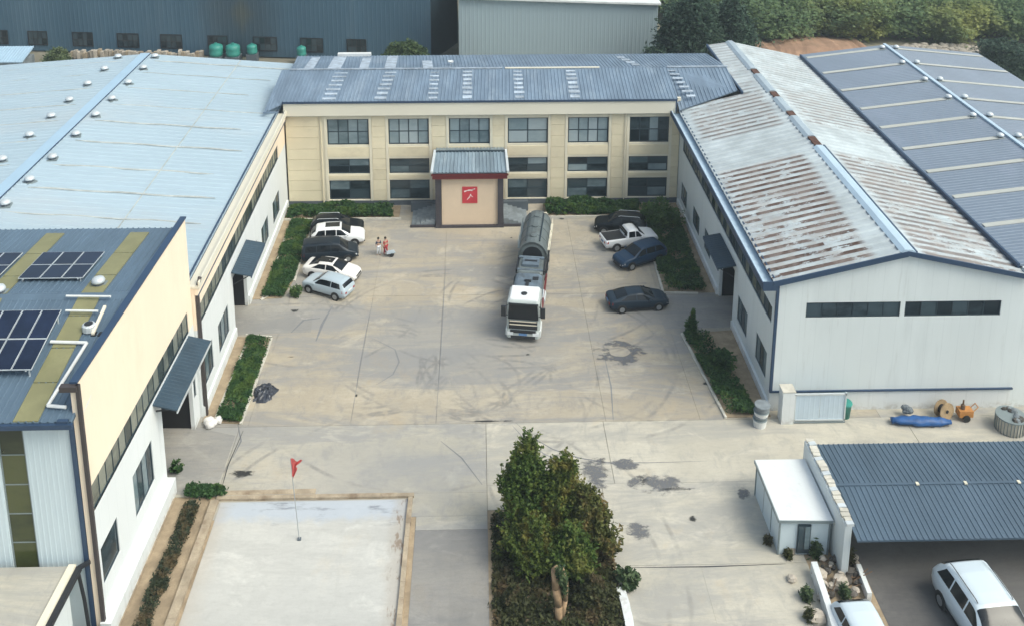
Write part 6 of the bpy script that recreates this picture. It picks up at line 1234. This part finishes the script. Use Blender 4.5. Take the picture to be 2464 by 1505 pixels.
for yy in (-.3, .3): mb = MB(); mb.lathe([(.17, -.03), (.17, .03)], (.05, yy, .17), n=12, axis='y'); T(mb, 'wheel', m_tire, parent=t)
mb = MB(); mb.box(.28, -.03, 0, .33, .03, .3); T(mb, 'stand', m_black, parent=t)

# ------------------------------------------------------------------ flagpole
fx_, fy_ = G(720, 1297); t = thing('flagpole', 'slim flagpole with drooping red flag on the concrete pad', 'flagpole', (fx_, fy_, 0))
mb = MB(); mb.tube((fx_, fy_, 0), (fx_ - .25, fy_, 5.3), .028, .018, 8); build(mb, 'pole', m_rope, t); mb = MB(); mb.box(fx_ - .1, fy_ - .1, .02, fx_ + .1, fy_ + .1, .09); build(mb, 'base_plate', m_plinth, t)
mb = MB(); vs = []; nx2, nz2 = 10, 8
for i in range(nx2 + 1):
    for j in range(nz2 + 1):
        u_, v_ = i / nx2, j / nz2; vs.append((fx_ - .24 + u_ * (.66 - .54 * v_ - .2 * math.exp(-((v_ - .3) * 6) ** 2)) + .03 * v_, fy_ + .11 * math.sin(u_ * 10 + v_ * 4) * (u_ + .15), 5.25 - v_ * 1.2 * (1 - .2 * u_) - .22 * u_ * (1 - u_) - .1 * u_ + .05 * math.sin(u_ * 7)))
f_ = [(i * (nz2 + 1) + j, (i + 1) * (nz2 + 1) + j, (i + 1) * (nz2 + 1) + j + 1, i * (nz2 + 1) + j + 1) for i in range(nx2) for j in range(nz2)]
mb.add(vs, f_); build(mb, 'flag', m_flag, t, smooth=True)

# ------------------------------------------------------------------ things along the foot of the workshop gable
gp = thing('gate_pier', 'white square gate pier at the near corner of the workshop', 'pier', (20.0, 55.3, 0))
mb = MB(); mb.box(19.75, 54.85, 0, 20.55, 55.65, 2.35); build(mb, 'shaft', m_white, gp); mb = MB(); mb.box(19.72, 54.82, 2.35, 20.58, 55.68, 2.41); build(mb, 'cap', m_kerb, gp)
m_lsheet = M('gate sheet', (.52, .62, .70), .5, var=.06)
gt = thing('sliding_gate', 'pale sheet metal gate panel standing next to the white gate pier', 'gate', (22.2, 55.1, 0))
for i in range(2): mb = MB(); mb.corr((20.65 + i * 1.62, 55.0, .25), (22.24 + i * 1.62, 55.0, .25), (20.65 + i * 1.62, 55.0, 2.05), (22.24 + i * 1.62, 55.0, 2.05), 5, .006, .04); build(mb, 'sheet_panel', m_lsheet, gt)
mb = MB(); mb.box(20.6, 54.95, 2.03, 23.95, 55.07, 2.14).box(20.6, 54.95, .16, 23.95, 55.07, .26).box(20.6, 54.95, 0, 20.66, 55.07, 2.1).box(23.86, 54.95, 0, 23.95, 55.07, 2.2); build(mb, 'frame', m_alu, gt)
mb = MB(); mb.box(20.6, 54.9, .02, 23.95, 55.0, .10); build(mb, 'rail', m_frameB, gt)
x, y = G(2030, 1000); t = thing('plastic_bin', 'teal plastic bin behind the end of the sheet metal gate', 'bin', (x, y, 0)); mb = MB(); mb.lathe([(.34, 0), (.42, .95), (.45, .97), (.45, 1.02)], n=14); T(mb, 'tub', m_teal, parent=t, smooth=True); mb = MB(); mb.lathe([(.47, 1.02), (.42, 1.1), (.0, 1.13)], n=14); T(mb, 'lid', m_teal, parent=t)
# stack of white tubs at the corner
x, y = G(1828, 1022)
for i, (r, z0, h, mt, lb) in enumerate(((.46, 0, .55, m_pipe, 'lowest white round tub of the stack at the near workshop corner'), (.44, .57, .22, m_frameB, 'grey blue tub in the middle of the stack at the workshop corner'), (.50, .82, .30, m_pipe, 'white tub with dark rim third up in the stack at the workshop corner'), (.50, 1.15, .42, m_stone, 'grey topped tub crowning the stack at the workshop corner'))):
    t = thing('plastic_tub', lb, 'tub', (x + (i - 1) * .03, y, z0), group='stacked tubs at the corner'); mb = MB(); mb.lathe([(r * .86, 0), (r * .95, h * .8), (r, h * .82), (r, h * .95)], n=16); T(mb, 'tub_body', mt, parent=t, smooth=False); mb = MB(); mb.lathe([(r * 1.02, h * .93), (r * .98, h), (0, h + .01)], n=16); T(mb, 'lid', m_frameB if i in (0, 2) else m_stone, parent=t)
# white bag beside the left hedge
x, y = G(512, 1022); t = thing('white_sacks', 'crumpled white sack lying by the end of the left hedge bed', 'sack', (x, y, 0)); mb = MB(); rs = random.Random(2)
for i in range(5): rock_mesh(mb, (rs.uniform(-.35, .35), rs.uniform(-.3, .3), .25), rs.uniform(.3, .42), rs)
T(mb, 'sack', p_cream, parent=t, smooth=True)
# dark plastic heap
x, y = G(636, 945); t = thing('plastic_sheet_heap', 'heap of black plastic sheeting against the left court kerb', 'plastic sheeting', (x, y, 0)); mb = MB(); rs = random.Random(5); n_ = 14; vs = []
for j in range(n_ + 1):
    for i in range(n_ + 1):
        u_, v_ = i / n_ * 2 - 1, j / n_ * 2 - 1; r = math.hypot(u_, v_); vs.append((u_ * .82 * (1 + .15 * math.sin(v_ * 5)), v_ * 1.05, max(.006, (.36 * (1 - r ** 2)) + rs.uniform(-.09, .09)) if r < .95 else -.03))
mb.add(vs, [(j * (n_ + 1) + i, j * (n_ + 1) + i + 1, (j + 1) * (n_ + 1) + i + 1, (j + 1) * (n_ + 1) + i) for j in range(n_) for i in range(n_)]); T(mb, 'sheeting', M('black plastic', (.035, .04, .055), .35, var=.4, scale=3), parent=t)
# blue tarp bundle, reel, orange machine, big basket
x, y = G(2215, 1020); t = thing('tarp_bundle', 'long bundle of bright blue tarpaulin on the ground before the workshop gable', 'tarpaulin', (x, y, 0), R(-4)); mb = MB(); n_ = 12; vs = []; rs = random.Random(6); SG = 16
for i in range(SG + 1):
    xx = -1.9 + 3.8 * i / SG; w_ = .42 * math.sin(math.pi * min(.97, max(.08, i / SG))) ** .4 * rs.uniform(.85, 1.1)
    for j in range(n_): a = 2 * math.pi * j / n_; vs.append((xx, math.cos(a) * w_ + rs.uniform(-.05, .05), max(.01, .26 + math.sin(a) * w_ * .72 + rs.uniform(-.05, .05))))
mb.add(vs, [(i * n_ + j, i * n_ + (j + 1) % n_, (i + 1) * n_ + (j + 1) % n_, (i + 1) * n_ + j)[::-1] for i in range(SG) for j in range(n_)] + [tuple(range(n_)), tuple(range(SG * n_, SG * n_ + n_))[::-1]]); T(mb, 'tarp', m_blue, parent=t, smooth=True)
x, y = G(2190, 1003); t = thing('scrap_bundle', 'small grey bundle of scrap leaning behind the blue tarpaulin', 'scrap', (x, y, 0)); mb = MB(); rs = random.Random(3)
for i in range(5): rock_mesh(mb, (rs.uniform(-.3, .3), rs.uniform(-.1, .2), .35 + rs.uniform(0, .3)), rs.uniform(.18, .3), rs)
T(mb, 'scrap_body', m_stone, parent=t)
x, y = G(2268, 1003); t = thing('cable_reel', 'wooden cable reel standing on edge before the workshop gable', 'cable reel', (x, y, .58), R(20)); t.rotation_euler.x = R(-8)
for yy in (-.28, .22): mb = MB(); mb.lathe([(.58, yy), (.58, yy + .06)], n=22, axis='y'); T(mb, 'flange', m_wood, parent=t)
mb = MB(); mb.lathe([(.30, -.24), (.30, .24)], n=16, axis='y'); T(mb, 'drum', m_black, parent=t); mb = MB(); mb.lathe([(.12, -.30), (.12, -.285)], n=10, axis='y'); T(mb, 'hub', m_black, parent=t)
x, y = G(2318, 1006); t = thing('site_machine', 'small rusty orange site machine between the cable reel and the round basket', 'machine', (x, y, 0))
mb = MB(); mb.box(-.45, -.3, .3, .45, .3, .75); T(mb, 'engine_box', m_orange, parent=t); mb = MB(); mb.lathe([(.14, .75), (.14, 1.05), (.06, 1.1), (.05, 1.4)], (-.15, 0, 0), n=10); T(mb, 'exhaust', m_bark, parent=t); mb = MB(); mb.path([(.4, -.2, .6), (.75, -.2, 1.0), (.75, .2, 1.0), (.4, .2, .6)], .03, 6); T(mb, 'handle', m_orange, parent=t)
for s_ in (1, -1): mb = MB(); mb.lathe([(.24, s_ * .34 - .05), (.24, s_ * .34 + .05)], (0, 0, .24), n=14, axis='y'); T(mb, 'wheel', m_tire, parent=t)
x, y = G(2428, 1030); t = thing('round_basket', 'big round ribbed metal basket piled with grey scrap at the right edge', 'basket', (x, y, 0))
t.scale = (.86, .86, .95); mb = MB(); mb.lathe([(1.0, .04), (1.03, 1.0)], n=28); T(mb, 'basket_wall', m_kerb, parent=t)
for i in range(28):
    a = 2 * math.pi * i / 28; mb = MB(); mb.tube((math.cos(a) * 1.03, math.sin(a) * 1.03, 0), (math.cos(a) * 1.06, math.sin(a) * 1.06, 1.04), .035, n=5); T(mb, 'rib', m_frameB, parent=t)
mb = MB(); mb.lathe([(1.08, 1.0), (1.1, 1.04), (1.08, 1.09)], n=28); T(mb, 'rim', m_frameB, parent=t); rs = random.Random(8)
for i in range(12): a = rs.uniform(0, 6.28); mb = MB(); rock_mesh(mb, (math.cos(a) * rs.uniform(.1, .85), math.sin(a) * .7, 1.12), rs.uniform(.2, .36), rs); T(mb, 'scrap_piece', m_stone if i % 2 else m_rubble, parent=t)
for o in COL.objects:
    if o.name.startswith('person'): o.scale = (.94, .94, .94)
print('TRIS', sum(len(o.data.polygons) for o in bpy.data.objects if o.type == 'MESH'), len(bpy.data.objects))
